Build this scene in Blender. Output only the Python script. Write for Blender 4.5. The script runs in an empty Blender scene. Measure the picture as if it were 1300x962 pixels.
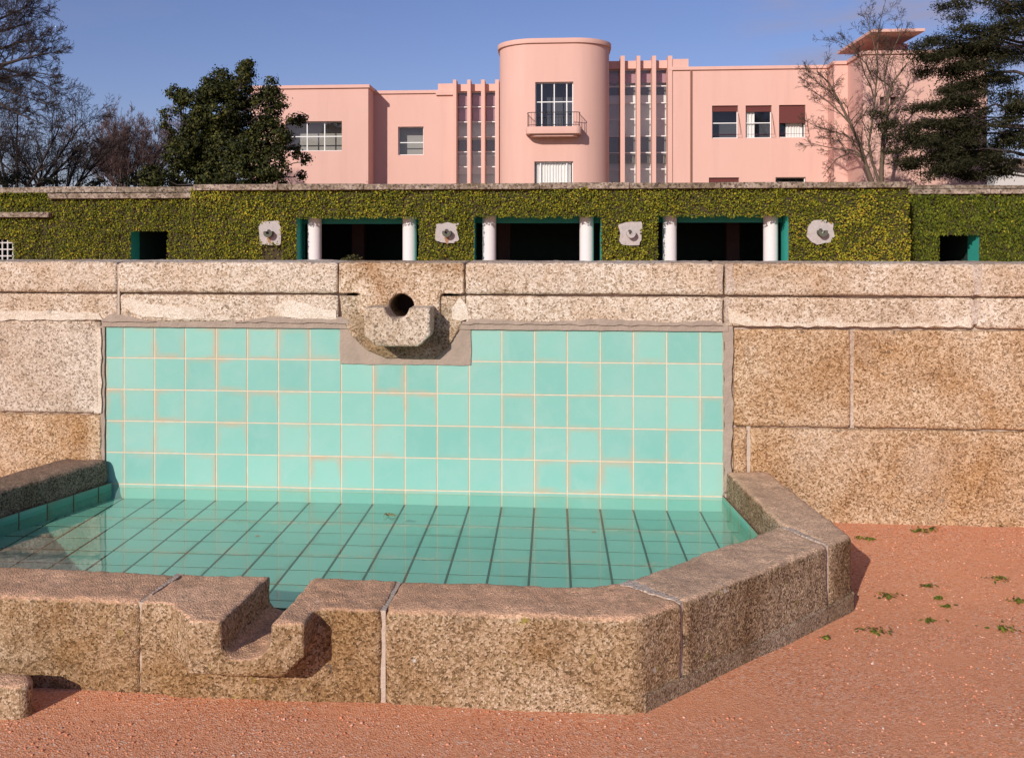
import bpy, bmesh, math, random
import numpy as np
from mathutils import Vector, Matrix, noise
R = math.radians
sc = bpy.context.scene
col = sc.collection
random.seed(7); rng = np.random.default_rng(7)

# ------------------------------------------------------------------ survey of the photograph
F, PX, HY, TH, EYE, T = 1220.0, 605.0, 300.0, R(4.6), 1.584, 0.18
ct, st = math.cos(TH), math.sin(TH)
def ray(px, py):
    X = (px-PX)/F; U = -(py-HY)/F
    return (X*ct-st, X*st+ct, U)
def on_wall(px, py, Y):            # point of the vertical plane y = Y seen in that direction
    d = ray(px, py); t = Y/d[1]
    return Vector((d[0]*t, Y, EYE+d[2]*t))
def on_level(px, py, z):           # point of the level plane
    d = ray(px, py); t = (z-EYE)/d[2]
    return Vector((d[0]*t, d[1]*t, z))
def wx(px, Y): return on_wall(px, 300, Y).x
def wz(px, py, Y): return on_wall(px, py, Y).z
def lerp(a, b, t): return a+(b-a)*t

# ------------------------------------------------------------------ objects
def props(o, label=None, cat=None, group=None, kind=None):
    if label: o['label'] = label
    if cat: o['category'] = cat
    if group: o['group'] = group
    if kind: o['kind'] = kind
    return o
def thing(name, loc, label, cat, group=None):
    o = bpy.data.objects.new(name, None); col.objects.link(o)
    o.location = loc; o.empty_display_size = .1
    return props(o, label, cat, group)
def link(name, me, mats, parent=None, smooth=False):
    for m in (mats if isinstance(mats, (list, tuple)) else [mats]): me.materials.append(m)
    if smooth: me.polygons.foreach_set('use_smooth', [True]*len(me.polygons))
    o = bpy.data.objects.new(name, me); col.objects.link(o)
    if parent is not None:
        o.parent = parent
        p, q = parent, Vector(parent.location)
        while p.parent: p = p.parent; q += Vector(p.location)
        o.location = -q
    return o
class MB:
    def __init__(s): s.v = []; s.f = []; s.m = []
    def add(s, vs, fs, mi=0):
        n = len(s.v); s.v += [tuple(v) for v in vs]
        s.f += [tuple(i+n for i in f) for f in fs]; s.m += [mi]*len(fs); return s
    def box(s, x0, x1, y0, y1, z0, z1, mi=0):
        return s.add([(x0,y0,z0),(x1,y0,z0),(x1,y1,z0),(x0,y1,z0),(x0,y0,z1),(x1,y0,z1),(x1,y1,z1),(x0,y1,z1)],
            [(3,2,1,0),(4,5,6,7),(0,1,5,4),(1,2,6,5),(2,3,7,6),(3,0,4,7)], mi)
    def prism(s, pts, ext, mi=0):
        n = len(pts); e = Vector(ext)
        vs = [Vector(p) for p in pts]+[Vector(p)+e for p in pts]
        fs = [tuple(range(n-1,-1,-1)), tuple(range(n,2*n))]+[(i,(i+1)%n,n+(i+1)%n,n+i) for i in range(n)]
        return s.add(vs, fs, mi)
    def tube(s, pts, rad, n=8, cap=True, mi=0):
        base = len(s.v); ref = Vector((0,0,1))
        P = [Vector(p) for p in pts]
        for i, p in enumerate(P):
            d = (P[min(i+1,len(P)-1)]-P[max(i-1,0)]).normalized()
            a = d.cross(ref if abs(d.z) < .95 else Vector((1,0,0))).normalized(); b = d.cross(a)
            r = rad[i] if isinstance(rad, (list,tuple)) else rad
            for k in range(n):
                t = 2*math.pi*k/n; s.v.append(tuple(p+a*(r*math.cos(t))+b*(r*math.sin(t))))
        for i in range(len(P)-1):
            for k in range(n):
                s.f.append((base+i*n+k, base+i*n+(k+1)%n, base+(i+1)*n+(k+1)%n, base+(i+1)*n+k)); s.m.append(mi)
        if cap:
            s.f.append(tuple(base+k for k in range(n-1,-1,-1))); s.m.append(mi)
            s.f.append(tuple(base+(len(P)-1)*n+k for k in range(n))); s.m.append(mi)
        return s
    def mesh(s, name='m', fix=True):
        me = bpy.data.meshes.new(name); me.from_pydata(s.v, [], s.f)
        me.polygons.foreach_set('material_index', s.m)
        if fix:
            bm = bmesh.new(); bm.from_mesh(me); bmesh.ops.recalc_face_normals(bm, faces=bm.faces); bm.to_mesh(me); bm.free()
        return me
    def build(s, name, mats, parent=None, smooth=False, bevel=0):
        me = s.mesh(name)
        if bevel:
            bm = bmesh.new(); bm.from_mesh(me)
            bmesh.ops.bevel(bm, geom=[e for e in bm.edges if e.calc_face_angle(0) > .5], offset=bevel, segments=2, affect='EDGES', profile=.6)
            bm.to_mesh(me); bm.free()
        o = link(name, me, mats, parent)
        if smooth:
            bm = bmesh.new(); bm.from_mesh(me)
            for f in bm.faces: f.smooth = True
            for e in bm.edges: e.smooth = e.calc_face_angle(0) < R(35)
            bm.to_mesh(me); bm.free()
        return o
def fast_mesh(name, V, Fc, attr=None):
    """V (n,3); Fc (m,k) faces; attr: face colours (m,3)"""
    me = bpy.data.meshes.new(name); n, (m, k) = len(V), Fc.shape
    me.vertices.add(n); me.vertices.foreach_set('co', np.asarray(V, 'f').ravel())
    me.loops.add(m*k); me.loops.foreach_set('vertex_index', Fc.astype('i').ravel())
    me.polygons.add(m); me.polygons.foreach_set('loop_start', np.arange(0, m*k, k, dtype='i'))
    me.update(calc_edges=True)
    if attr is not None:
        a = me.attributes.new('tone', 'FLOAT_COLOR', 'FACE')
        a.data.foreach_set('color', np.concatenate([attr, np.ones((m,1))], 1).astype('f').ravel())
    return me

# ------------------------------------------------------------------ materials
class NT:
    def __init__(s, name):
        s.mat = bpy.data.materials.new(name); s.mat.use_nodes = True
        s.t = s.mat.node_tree; s.n = s.t.nodes; s.n.clear()
        s.out = s.n.new('ShaderNodeOutputMaterial')
    def new(s, typ, **kw):
        nd = s.n.new('ShaderNode'+typ)
        for k, v in kw.items():
            if k in nd.inputs: s.set(nd.inputs[k], v)
            else: setattr(nd, k, v)
        return nd
    def set(s, sock, v):
        if isinstance(v, bpy.types.NodeSocket): s.t.links.new(v, sock)
        else:
            if sock.type == 'RGBA' and len(v) == 3: v = (*v, 1)
            sock.default_value = v
    def co(s): return s.new('TexCoord').outputs['Object']
    def noise(s, scale, detail=3, rough=.5, vec=None, dist=0):
        return s.new('TexNoise', Vector=vec or s.co(), Scale=scale, Detail=detail, Roughness=rough, Distortion=dist).outputs['Fac']
    def ramp(s, fac, stops, interp='LINEAR'):
        nd = s.new('ValToRGB'); s.set(nd.inputs[0], fac); cr = nd.color_ramp; cr.interpolation = interp
        while len(cr.elements) < len(stops): cr.elements.new(.5)
        for e, (p, c) in zip(cr.elements, stops):
            e.position = p; e.color = (c,c,c,1) if isinstance(c, (int,float)) else (*c,1)
        return nd.outputs[0]
    def mix(s, fac, a, b, mode='MIX'):
        nd = s.new('Mix', data_type='RGBA', blend_type=mode)
        s.set(nd.inputs[0], fac); s.set(nd.inputs[6], a); s.set(nd.inputs[7], b); return nd.outputs[2]
    def math(s, op, a, b=0.0):
        nd = s.new('Math', operation=op); s.set(nd.inputs[0], a); s.set(nd.inputs[1], b); return nd.outputs[0]
    def bump(s, h, strength, dist=.01):
        return s.new('Bump', Strength=strength, Distance=dist, Height=h).outputs[0]
    def bsdf(s, color, rough=.8, normal=None, spec=.3, **kw):
        b = s.new('BsdfPrincipled'); s.set(b.inputs['Base Color'], color); s.set(b.inputs['Roughness'], rough)
        s.set(b.inputs['Specular IOR Level'], spec)
        if normal is not None: s.set(b.inputs['Normal'], normal)
        for k, v in kw.items(): s.set(b.inputs[k], v)
        s.t.links.new(b.outputs[0], s.out.inputs[0]); return b

def plain(name, c, rough=.6, var=.08, scale=4, bump=0, bscale=60, spec=.3, **kw):
    s = NT(name)
    n = s.noise(scale, 4, .6)
    c2 = s.mix(n, tuple(x*(1-var) for x in c), tuple(min(1, x*(1+var)) for x in c))
    nm = s.bump(s.noise(bscale, 3), bump, .01) if bump else None
    s.bsdf(c2, rough, nm, spec, **kw); return s.mat

def granite(name, grains, stain, stain_amt, dust_lit=None, dust_lit_amt=0, scale=62, bump=.6, lichen=0, green=0, pale=0):
    s = NT(name); co = s.co()
    wob = s.new('TexNoise', Vector=co, Scale=30., Detail=2.).outputs['Color']
    vec = s.new('MixRGB', Fac=.012, Color1=co, Color2=wob).outputs[0]
    v1 = s.new('TexVoronoi', Vector=vec, Scale=float(scale)); v2 = s.new('TexVoronoi', Vector=vec, Scale=scale*2.1)
    r1 = s.new('SeparateColor', Color=v1.outputs['Color']).outputs[0]
    r2 = s.new('SeparateColor', Color=v2.outputs['Color']).outputs[1]
    g = s.math('ADD', s.math('MULTIPLY', r1, .74), s.math('MULTIPLY', r2, .26))
    c = s.ramp(g, list(zip((.10,.25,.42,.60,.85), grains)))
    rnd = s.new('ObjectInfo').outputs['Random']
    big = s.noise(1.9, 6, .62, dist=.6)
    off = s.math('ADD', big, s.math('MULTIPLY', s.math('SUBTRACT', rnd, .5), .14))
    m = s.ramp(off, [(.40,0),(.66,1)])
    c = s.mix(s.math('MULTIPLY', m, stain_amt), c, s.mix(1., c, stain, 'MULTIPLY'))
    dk = s.ramp(s.noise(5, 8, .75, dist=.6), [(.52,0),(.72,1)])
    c = s.mix(s.math('MULTIPLY', dk, .5), c, s.mix(1., c, (.55,.47,.40), 'MULTIPLY'))
    st_ = s.ramp(s.noise(3.2, 5, .65, vec=s.new('Mapping', Vector=co, Scale=(2.2,2.2,.55), Location=(5,0,2)).outputs[0]), [(.55,0),(.72,1)])
    c = s.mix(s.math('MULTIPLY', st_, .5), c, s.mix(1., c, (.72,.66,.60), 'MULTIPLY'))
    sp_ = s.ramp(s.noise(19, 3, .5, vec=s.new('Mapping', Vector=co, Location=(2,8,6)).outputs[0]), [(.68,0),(.74,1)])
    c = s.mix(s.math('MULTIPLY', sp_, .55), c, (.12,.10,.085))
    if pale:
        pm = s.ramp(s.noise(3.1, 5, .6, vec=s.new('Mapping', Vector=co, Location=(3,7,1)).outputs[0]), [(.5,0),(.7,1)])
        c = s.mix(s.math('MULTIPLY', pm, pale), c, (.66,.58,.50))
    if lichen:
        lm = s.ramp(s.noise(26, 4, .65, vec=s.new('Mapping', Vector=co, Location=(9,2,4)).outputs[0]), [(.62,0),(.70,1)])
        lm = s.math('MULTIPLY', lm, s.ramp(s.noise(3.5, 3), [(.48,0),(.62,1)]))
        c = s.mix(s.math('MULTIPLY', lm, lichen), c, (.30,.24,.035))
        wm = s.ramp(s.new('TexVoronoi', Vector=co, Scale=9.).outputs['Distance'], [(.05,1),(.085,0)])
        wm = s.math('MULTIPLY', wm, s.ramp(s.noise(2.0, 2, vec=s.new('Mapping', Vector=co, Location=(1,5,3)).outputs[0]), [(.52,0),(.56,1)]))
        c = s.mix(s.math('MULTIPLY', wm, .6), c, (.62,.60,.56))
    if green:
        gm = s.ramp(s.noise(6, 4, .6), [(.35,0),(.6,1)])
        c = s.mix(s.math('MULTIPLY', gm, green), c, (.045,.06,.03))
    if dust_lit is not None:
        nz = s.new('SeparateXYZ', Vector=s.new('NewGeometry').outputs['Normal']).outputs[2]
        dm = s.ramp(nz, [(.45,0),(.85,1)])  # reddish dust on upward faces, with some top light painted in
        c = s.mix(s.math('MULTIPLY', s.math('MULTIPLY', dm, dust_lit_amt), s.ramp(s.noise(11, 5, .65), [(.25,.55),(.6,1)])), c, s.mix(.42, s.mix(1., c, tuple(x*1.75 for x in dust_lit), 'MULTIPLY'), dust_lit))
    h = s.math('ADD', s.math('MULTIPLY', v1.outputs['Distance'], .8), s.math('MULTIPLY', s.noise(170, 3, .6), .7))
    s.bsdf(c, .88, s.bump(h, bump, .007), .25); return s.mat

M = {}
M['coping'] = granite('granite_coping', [(.20,.14,.09),(.43,.315,.21),(.585,.455,.335),(.67,.54,.425),(.80,.69,.58)], (.70,.53,.36), .75, pale=.2, scale=118)
M['block'] = granite('granite_block', [(.14,.085,.042),(.34,.21,.11),(.48,.315,.185),(.59,.415,.265),(.77,.60,.44)], (.72,.56,.38), .95, scale=135, pale=.15)
M['block_grey'] = granite('granite_grey', [(.17,.125,.09),(.40,.305,.225),(.545,.435,.335),(.645,.53,.42),(.76,.65,.55)], (.70,.57,.44), .8, scale=130)
M['rim'] = granite('granite_rim', [(.115,.075,.04),(.255,.168,.09),(.385,.26,.15),(.48,.335,.21),(.66,.51,.37)], (.58,.46,.30), .95, dust_lit=(.98,.66,.47), dust_lit_amt=.85, scale=155, lichen=.8)
M['rim_side'] = granite('granite_rim_right', [(.065,.042,.024),(.18,.118,.066),(.28,.19,.115),(.38,.268,.17),(.58,.44,.31)], (.52,.40,.26), .95, dust_lit=(1.02,.76,.57), dust_lit_amt=.85, scale=155, lichen=.9)  # darker, browner grains for the right-hand rim stones
M['rim_dark'] = granite('granite_rim_stained', [(.04,.03,.02),(.12,.085,.053),(.19,.135,.095),(.26,.185,.13),(.38,.28,.2)], (.6,.55,.4), .8, dust_lit=(.45,.31,.24), dust_lit_amt=.6, scale=150)
M['spout'] = granite('granite_spout', [(.16,.10,.05),(.37,.25,.145),(.54,.385,.25),(.64,.485,.345),(.78,.65,.52)], (.62,.44,.27), .95, scale=122)
M['moss_spout'] = granite('granite_mossy', [(.17,.13,.09),(.42,.33,.245),(.60,.485,.375),(.70,.58,.465),(.80,.70,.59)], (.54,.41,.26), .85, scale=122)
M['block_moss'] = granite('granite_algae', [(.13,.09,.05),(.34,.24,.145),(.51,.375,.255),(.61,.465,.335),(.74,.62,.50)], (.62,.46,.30), .8, scale=122, green=.42)
M['mortar'] = plain('grey_mortar', (.37,.285,.225), .9, .3, 16, .5, 80)
M['mortar_pale'] = granite('pale_mortar', [(.58,.48,.37),(.67,.56,.45),(.73,.62,.51),(.77,.67,.56),(.82,.73,.62)], (.86,.77,.66), .7, scale=120)
M['mortar_joint'] = plain('joint_mortar', (.50,.395,.31), .9, .2, 22, .5, 90)
M['smear'] = granite('cement_smear', [(.34,.25,.19),(.46,.35,.275),(.52,.41,.33),(.57,.46,.375),(.64,.54,.45)], (.8,.66,.55), .7, scale=110)
M['cap'] = granite('terrace_capstone', [(.07,.055,.045),(.19,.145,.11),(.28,.21,.16),(.35,.27,.21),(.45,.37,.30)], (.5,.48,.4), .9, scale=20, bump=.3)

def tile_mat(name, base, stain, joint):
    s = NT(name)
    a = s.new('Attribute', attribute_name='tone').outputs['Fac']
    e = s.new('Attribute', attribute_name='edge').outputs['Fac']
    c = s.mix(a, (base[0]*.84, base[1]*.92, base[2]*.92), (base[0]*1.12, base[1]*1.07, base[2]*1.05))
    c = s.mix(s.ramp(s.noise(5, 4, .6), [(.42,0),(.7,.42)]), c, (base[0]*1.42, base[1]*1.06, base[2]*1.10))
    c = s.mix(s.ramp(s.noise(2.2, 5, .7, dist=1.2), [(.55,0),(.75,.25)]), c, (base[0]*1.9, base[1]*1.15, base[2]*1.2))
    sm = s.math('MULTIPLY', s.ramp(e, [(0.02,0),(.9,1)]), s.ramp(s.noise(14, 4, .6), [(.3,.35),(.65,1)]))
    c = s.mix(sm, c, stain)
    j = s.new('Attribute', attribute_name='joint').outputs['Fac']
    jn = s.mix(s.noise(25, 3), joint[0], joint[1])
    c = s.mix(s.ramp(j, [(.5,0),(.56,1)]), c, jn)
    sp = s.ramp(s.noise(120, 2), [(.74,0),(.78,.5)])
    c = s.mix(sp, c, tuple(x*.5 for x in base))
    rg = s.mix(s.ramp(j, [(.4,0),(.6,1)]), (.42,)*3, (.85,)*3)
    s.bsdf(c, rg, s.bump(s.noise(7, 2), .06, .02), .22); return s.mat
M['tile'] = tile_mat('turquoise_glazed_tile', (.245,.50,.425), (.50,.38,.25), ((.72,.64,.52),(.60,.43,.27)))
M['tile_floor'] = tile_mat('submerged_green_tile', (.215,.475,.39), (.15,.30,.22), ((.010,.013,.010),(.04,.032,.02)))
M['tile_line'] = tile_mat('basin_lining_tile', (.15,.42,.33), (.2,.24,.14), ((.10,.08,.05),(.18,.13,.07)))

def schlick(s, f0, nm):
    inc = s.new('NewGeometry').outputs['Incoming']
    d = s.new('VectorMath', operation='DOT_PRODUCT'); s.t.links.new(inc, d.inputs[0]); s.t.links.new(nm, d.inputs[1])
    x = s.math('SUBTRACT', 1.0, s.math('ABSOLUTE', d.outputs['Value']))
    return s.math('ADD', f0, s.math('MULTIPLY', s.math('POWER', x, 5.0), 1-f0))
s = NT('still_water'); nm = s.bump(s.noise(9, 2), .035, .02)
fr = schlick(s, .02, nm)
gl = s.new('BsdfGlossy', Color=(1,1,1), Roughness=.015, Normal=nm); tr = s.new('BsdfTransparent', Color=(.86,.955,.915))
mx = s.new('MixShader', Fac=fr); s.t.links.new(tr.outputs[0], mx.inputs[1]); s.t.links.new(gl.outputs[0], mx.inputs[2])
s.t.links.new(mx.outputs[0], s.out.inputs[0]); M['water'] = s.mat
s = NT('window_glass'); nm = s.bump(s.noise(1.3, 1), .04, .05)
lw = schlick(s, .05, nm)
gl = s.new('BsdfGlossy', Color=(.95,.97,1), Roughness=.02, Normal=nm); tr = s.new('BsdfTransparent', Color=(.95,.955,.96))
mx = s.new('MixShader', Fac=lw); s.t.links.new(tr.outputs[0], mx.inputs[1]); s.t.links.new(gl.outputs[0], mx.inputs[2])
s.t.links.new(mx.outputs[0], s.out.inputs[0]); M['glass'] = s.mat

s = NT('red_gravel'); co = s.co()
v = s.new('TexVoronoi', Vector=co, Scale=170.)
r1 = s.new('SeparateColor', Color=v.outputs['Color']).outputs[0]
c = s.ramp(r1, [(.0,(.42,.15,.075)),(.35,(.73,.30,.15)),(.7,(.78,.355,.19)),(.93,(.82,.47,.31)),(1,(.72,.6,.5))])
c = s.mix(s.ramp(s.noise(1.7, 6, .65), [(.4,0),(.65,.75)]), c, (.75,.32,.165))
c = s.mix(s.ramp(s.noise(7, 5, .7), [(.55,0),(.75,.5)]), c, (.60,.25,.13))
h = s.math('ADD', v.outputs['Distance'], s.math('MULTIPLY', s.noise(40, 5, .7), 1.5))
s.bsdf(c, .95, s.bump(h, .5, .005), .15); M['gravel'] = s.mat
s = NT('gravel_chips')
a = s.new('Attribute', attribute_name='tone').outputs['Color']; s.bsdf(a, .9, None, .2); M['chips'] = s.mat
def leaf_mat(name, rough=.5, trans=.25, spec=.2):
    s = NT(name); a = s.new('Attribute', attribute_name='tone').outputs['Color']
    b = s.bsdf(a, rough, None, spec)
    t = s.new('BsdfTranslucent', Color=a); m = s.new('MixShader', Fac=trans)
    s.t.links.new(b.outputs[0], m.inputs[1]); s.t.links.new(t.outputs[0], m.inputs[2]); s.t.links.new(m.outputs[0], s.out.inputs[0])
    return s.mat
M['ivy'] = leaf_mat('ivy_leaf', .6, .2, .1); M['leaf'] = leaf_mat('glossy_leaf', .55, .12, .12); M['needle'] = leaf_mat('cedar_needle', .75, .08, .06)
M['weed'] = leaf_mat('weed_leaf', .5, .3)
M['ivywall'] = plain('ivy_stems', (.06,.045,.022), .95, .5, 14, .8, 25)
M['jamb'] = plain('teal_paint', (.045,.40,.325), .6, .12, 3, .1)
M['lintel'] = plain('shaded_teal_paint', (.02,.20,.165), .7, .2, 2)  # jamb teal darkened: the shade on the lintels is put into the colour
M['inner'] = plain('dark_interior', (.028,.06,.052), .9, .2)  # near-black albedo stands in for the shade inside the rooms
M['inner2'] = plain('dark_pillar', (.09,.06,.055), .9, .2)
M['white'] = plain('white_paint_column', (.70,.66,.655), .7, .05, 6, .15, 30)
M['plaque'] = plain('weathered_plaster', (.43,.385,.36), .9, .3, 12, .5, 30)
M['spout_dark'] = plain('mossy_stone_spout', (.10,.105,.075), .9, .3, 30, .4)
M['rust'] = plain('rust_streak', (.32,.18,.10), .9, .35, 20)
s = NT('pink_render'); co = s.co()
mp = s.new('Mapping', Vector=co, Scale=(.55,.55,.22)).outputs[0]
c = s.mix(s.noise(1.6, 6, .6, vec=mp), (.672,.395,.322), (.722,.440,.366))
c = s.mix(s.ramp(s.noise(.9, 6, .7, vec=s.new('Mapping', Vector=co, Scale=(1.6,1.6,.12)).outputs[0]), [(.50,0),(.78,.42)]), c, (.58,.335,.275))
s.bsdf(c, .85, s.bump(s.noise(25, 3), .12, .01), .2); M['pink'] = s.mat
M['frame'] = plain('white_window_frame', (.78,.76,.74), .5, .04)
M['blind'] = plain('maroon_blind', (.125,.03,.026), .7, .12, 9)
M['mauve'] = plain('mauve_blind', (.42,.235,.25), .8, .2, 2)
M['room'] = plain('dim_room', (.07,.07,.078), .9, .3, .7)
M['roompale'] = plain('pale_room_wall', (.30,.285,.25), .9, .15, .8)
M['roomgrey'] = plain('grey_room_wall', (.72,.69,.66), .9, .25, .9)
M['roomdark'] = plain('shaded_room_panel', (.20,.195,.20), .9, .3, .9)
M['blindpale'] = plain('cream_sill', (.55,.47,.33), .8, .1)
M['curtain'] = plain('white_curtain', (.80,.77,.72), .8, .04)
M['iron'] = plain('dark_iron', (.03,.025,.022), .6, .1)
M['pipe'] = plain('brown_pipe', (.28,.14,.10), .7, .1)
M['bark'] = plain('grey_bark', (.10,.075,.055), .9, .3, 8, .4, 40)
M['bark_dark'] = plain('dark_bark', (.055,.040,.036), .9, .3, 8, .4, 40)
M['bark_mid'] = plain('brown_twig', (.075,.053,.038), .9, .25, 3)
M['bark_red'] = plain('reddish_twig', (.135,.080,.070), .9, .25, 3)
M['bark_pale'] = plain('brown_bark', (.13,.092,.062), .9, .3, 8, .4, 40)
M['terrace'] = plain('terrace_earth', (.17,.15,.08), .95, .3, 1.5)
M['farwall'] = plain('pale_far_wall', (.55,.50,.46), .9, .1)
M['farroof'] = plain('tan_far_roof', (.30,.20,.13), .9, .2)
M['lattice'] = plain('pale_lattice', (.55,.52,.5), .8, .1)

# ------------------------------------------------------------------ stone builder
def clouds(size, depth=3):
    t = bpy.data.textures.new('c', 'CLOUDS'); t.noise_scale = size; t.noise_depth = depth; return t
TX = [clouds(.28, 3), clouds(.045, 4), clouds(.012, 2)]
def stone(name, pts, ext, mat, parent, voxel=.014, cuts=(), disp=(.012,.008), bevel=.012):
    me = MB().prism(pts, ext).mesh()
    o = bpy.data.objects.new('tmp', me); col.objects.link(o); tmp = [o]
    for cpts, cext in cuts:
        c = bpy.data.objects.new('cut', MB().prism(cpts, cext).mesh()); col.objects.link(c); tmp.append(c)
        b = o.modifiers.new('b', 'BOOLEAN'); b.object = c; b.operation = 'DIFFERENCE'; b.solver = 'EXACT'
    if bevel:
        b = o.modifiers.new('bv', 'BEVEL'); b.width = bevel; b.segments = 2; b.limit_method = 'ANGLE'
    r = o.modifiers.new('r', 'REMESH'); r.mode = 'VOXEL'; r.voxel_size = voxel
    for tx, dsp in zip(TX, disp):
        d = o.modifiers.new('d', 'DISPLACE'); d.texture = tx; d.strength = dsp; d.mid_level = .5
    dg = bpy.context.evaluated_depsgraph_get()
    me2 = bpy.data.meshes.new_from_object(o.evaluated_get(dg)); me2.name = name
    for t in tmp:
        m_ = t.data; bpy.data.objects.remove(t); bpy.data.meshes.remove(m_)
    me2.materials.clear()
    return link(name, me2, mat, parent, True)
def patch(name, outline, Y, thick, mat, parent, jit=.006, step=.02):
    """thin trowelled patch on a wall plane: outline of (x,z) with a ragged edge"""
    pts = []
    n = len(outline)
    for i in range(n):
        a, b = Vector(outline[i]), Vector(outline[(i+1)%n]); k = max(1, int((b-a).length/step))
        for j in range(k):
            p = a.lerp(b, j/k); q = Vector((p.x*18, p.y*18, i*.3))
            pts.append((p.x+noise.noise(q)*jit*2, p.y+noise.noise(q+Vector((31,7,2)))*jit*2))
    mb = MB().prism([(x, Y, z) for x, z in pts], (0, thick, 0))
    return mb.build(name, mat, parent)

YW = 29.5*T                       # 5.31, plane of the tiles
# ================================================================== SETTING
g = MB(); N = 60
xs = np.concatenate([[-600,-100,-30], np.linspace(-6,6,81), [30,100,600]])
ys = np.concatenate([[-600,-60,-10], np.linspace(-1,7,61), [30,100,600]])
V = np.array([(x,y, (.05*min(1,max(0,(y-4.2)/.9))*(1 if y < 6 else 0)) + (noise.noise((x*1.3,y*1.3,0))*.012 + noise.noise((x*5,y*5,3))*.005 if abs(x) < 6 and -1 < y < 7 else 0)) for y in ys for x in xs])
nx = len(xs); Fc = np.array([(j*nx+i, j*nx+i+1, (j+1)*nx+i+1, (j+1)*nx+i) for j in range(len(ys)-1) for i in range(nx-1)])
o = link('ground', fast_mesh('ground', V, Fc), M['gravel'], None, True); props(o, kind='structure')
def gz(x, y):
    return .05*min(1,max(0,(y-4.2)/.9)) + noise.noise((x*1.3,y*1.3,0))*.012 + noise.noise((x*5,y*5,3))*.005
# stone chips of the gravel
def chips(n, xr, yr, smin, smax):
    oc = np.array([(1,0,0),(-1,0,0),(0,1,0),(0,-1,0),(0,0,1),(0,0,-1)], float)
    of = np.array([(0,2,4),(2,1,4),(1,3,4),(3,0,4),(2,0,5),(1,2,5),(3,1,5),(0,3,5)])
    P = np.stack([rng.uniform(*xr, n), rng.uniform(*yr, n)], 1)
    Z = np.array([gz(x, y) for x, y in P])
    S = smin + (smax-smin)*rng.random(n)**3.5
    V = oc[None]*rng.uniform(.55,1.2,(n,6,3))*S[:,None,None]
    a = rng.uniform(0,6.28,n); c_, s_ = np.cos(a), np.sin(a)
    X = V[...,0]*c_[:,None]-V[...,1]*s_[:,None]; Yv = V[...,0]*s_[:,None]+V[...,1]*c_[:,None]
    V = np.stack([X+P[:,0:1], Yv+P[:,1:2], V[...,2]*.6+Z[:,None]+S[:,None]*.1], 2).reshape(-1,3)
    Fq = (of[None]+6*np.arange(n)[:,None,None]).reshape(-1,3)
    pal = np.array([(.66,.26,.14),(.72,.33,.20),(.54,.20,.105),(.76,.42,.29),(.40,.15,.085),(.72,.6,.5),(.30,.26,.25)])
    C = pal[rng.choice(7, n, p=[.30,.27,.19,.12,.09,.02,.01])]*rng.uniform(.8,1.15,(n,1))
    return V, Fq, np.repeat(C, 8, 0)
Vs, Fs, Cs, off = [], [], [], 0
for args in ((15000,(.9,3.6),(2.75,5.25),.0014,.0075), (6000,(-2.6,1.2),(2.55,3.25),.0016,.008), (3000,(-2.6,3),(1.8,2.7),.002,.008)):
    v_, f_, c_ = chips(*args); Vs.append(v_); Fs.append(f_+off); Cs.append(c_); off += len(v_)
o = link('gravel', fast_mesh('gravel', np.concatenate(Vs), np.concatenate(Fs), np.concatenate(Cs)), M['chips']); props(o, kind='stuff', label='loose reddish gravel chips strewn over the ground around the basin', cat='gravel')

# ================================================================== FOUNTAIN WALL
xL, xR = wx(-330, YW), wx(1800, YW)
wall = thing('granite_wall', (wx(605,YW), YW+.2, 0), 'low granite block wall with turquoise tiled panel and carved spout above the pool', 'wall')
def zy(py): return EYE-(py-300)/41.2*T
zc0, zc1, zb0, zb1 = zy(372.6), zy(333.2), zy(408.5), zy(375.2)
zt = zy(417.4)
joints = [-330, 153, 431, 591, 918, 1236, 1560, 1800]
def xzrect(x0, x1, z0, z1, Y, d): return [(x0,Y,z0),(x1,Y,z0),(x1,Y,z1),(x0,Y,z1)], (0,d,0)
gap = .0028
for i in range(len(joints)-1):
    a, b = wx(joints[i], YW)+gap, wx(joints[i+1], YW)-gap
    if joints[i] == 431: continue
    p, e = xzrect(a, b, zc0, zc1, YW-.040, .50); stone('coping_stone', p, e, M['coping'], wall, disp=(.012,.010), bevel=.009)
    p, e = xzrect(a, b, zb0-(.016 if joints[i] >= 918 else .010), zb1, YW-.024, .40); stone('band_stone', p, e, M['coping'], wall, disp=(.012,.010), bevel=.012)
# spout stone: coping height plus the round-bottomed block that carries the channel
a, b = wx(431, YW)+gap, wx(591, YW)-gap
xc = wx(511, YW); zc = zy(388.5)
zl_ = zy(402)
pts = [(a,YW-.040,zc0),(wx(459.5,YW),YW-.040,zc0),(wx(459.5,YW),YW-.040,zl_),(wx(560,YW),YW-.040,zl_),(wx(560,YW),YW-.040,zc0),(b,YW-.040,zc0),(b,YW-.040,zc1),(a,YW-.040,zc1)]
hole = ([(xc+.068*math.cos(t), YW-.4, zc+.068*math.sin(t)) for t in [2*math.pi*k/28 for k in range(28)]], (0,.75,0))
stone('spout_coping', pts, (0,.5,0), M['spout'], wall, cuts=(hole,), disp=(.008,.008), bevel=.010, voxel=.010)
low = [(432,376),(457.5,376),(457.5,374),(561.5,374),(561.5,376),(591,376),(592,398),(583,418),(570,440),(552,456),(492,456),(468,446),(448,428),(436,408)]
pts = [(wx(x,YW), YW-.024, zy(y)) for x, y in low]
stone('spout_block', pts, (0,.4,0), M['block_moss'], wall, cuts=(hole,), disp=(.008,.008), bevel=.008, voxel=.010)
YS = YW-.215
fr_ = [(461.8,390.5),(546.4,390.5),(546,425.8),(531,440.5),(481,440.5),(462,426.6)]
pts = [tuple(on_wall(x, y, YS)) for x, y in fr_]
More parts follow.
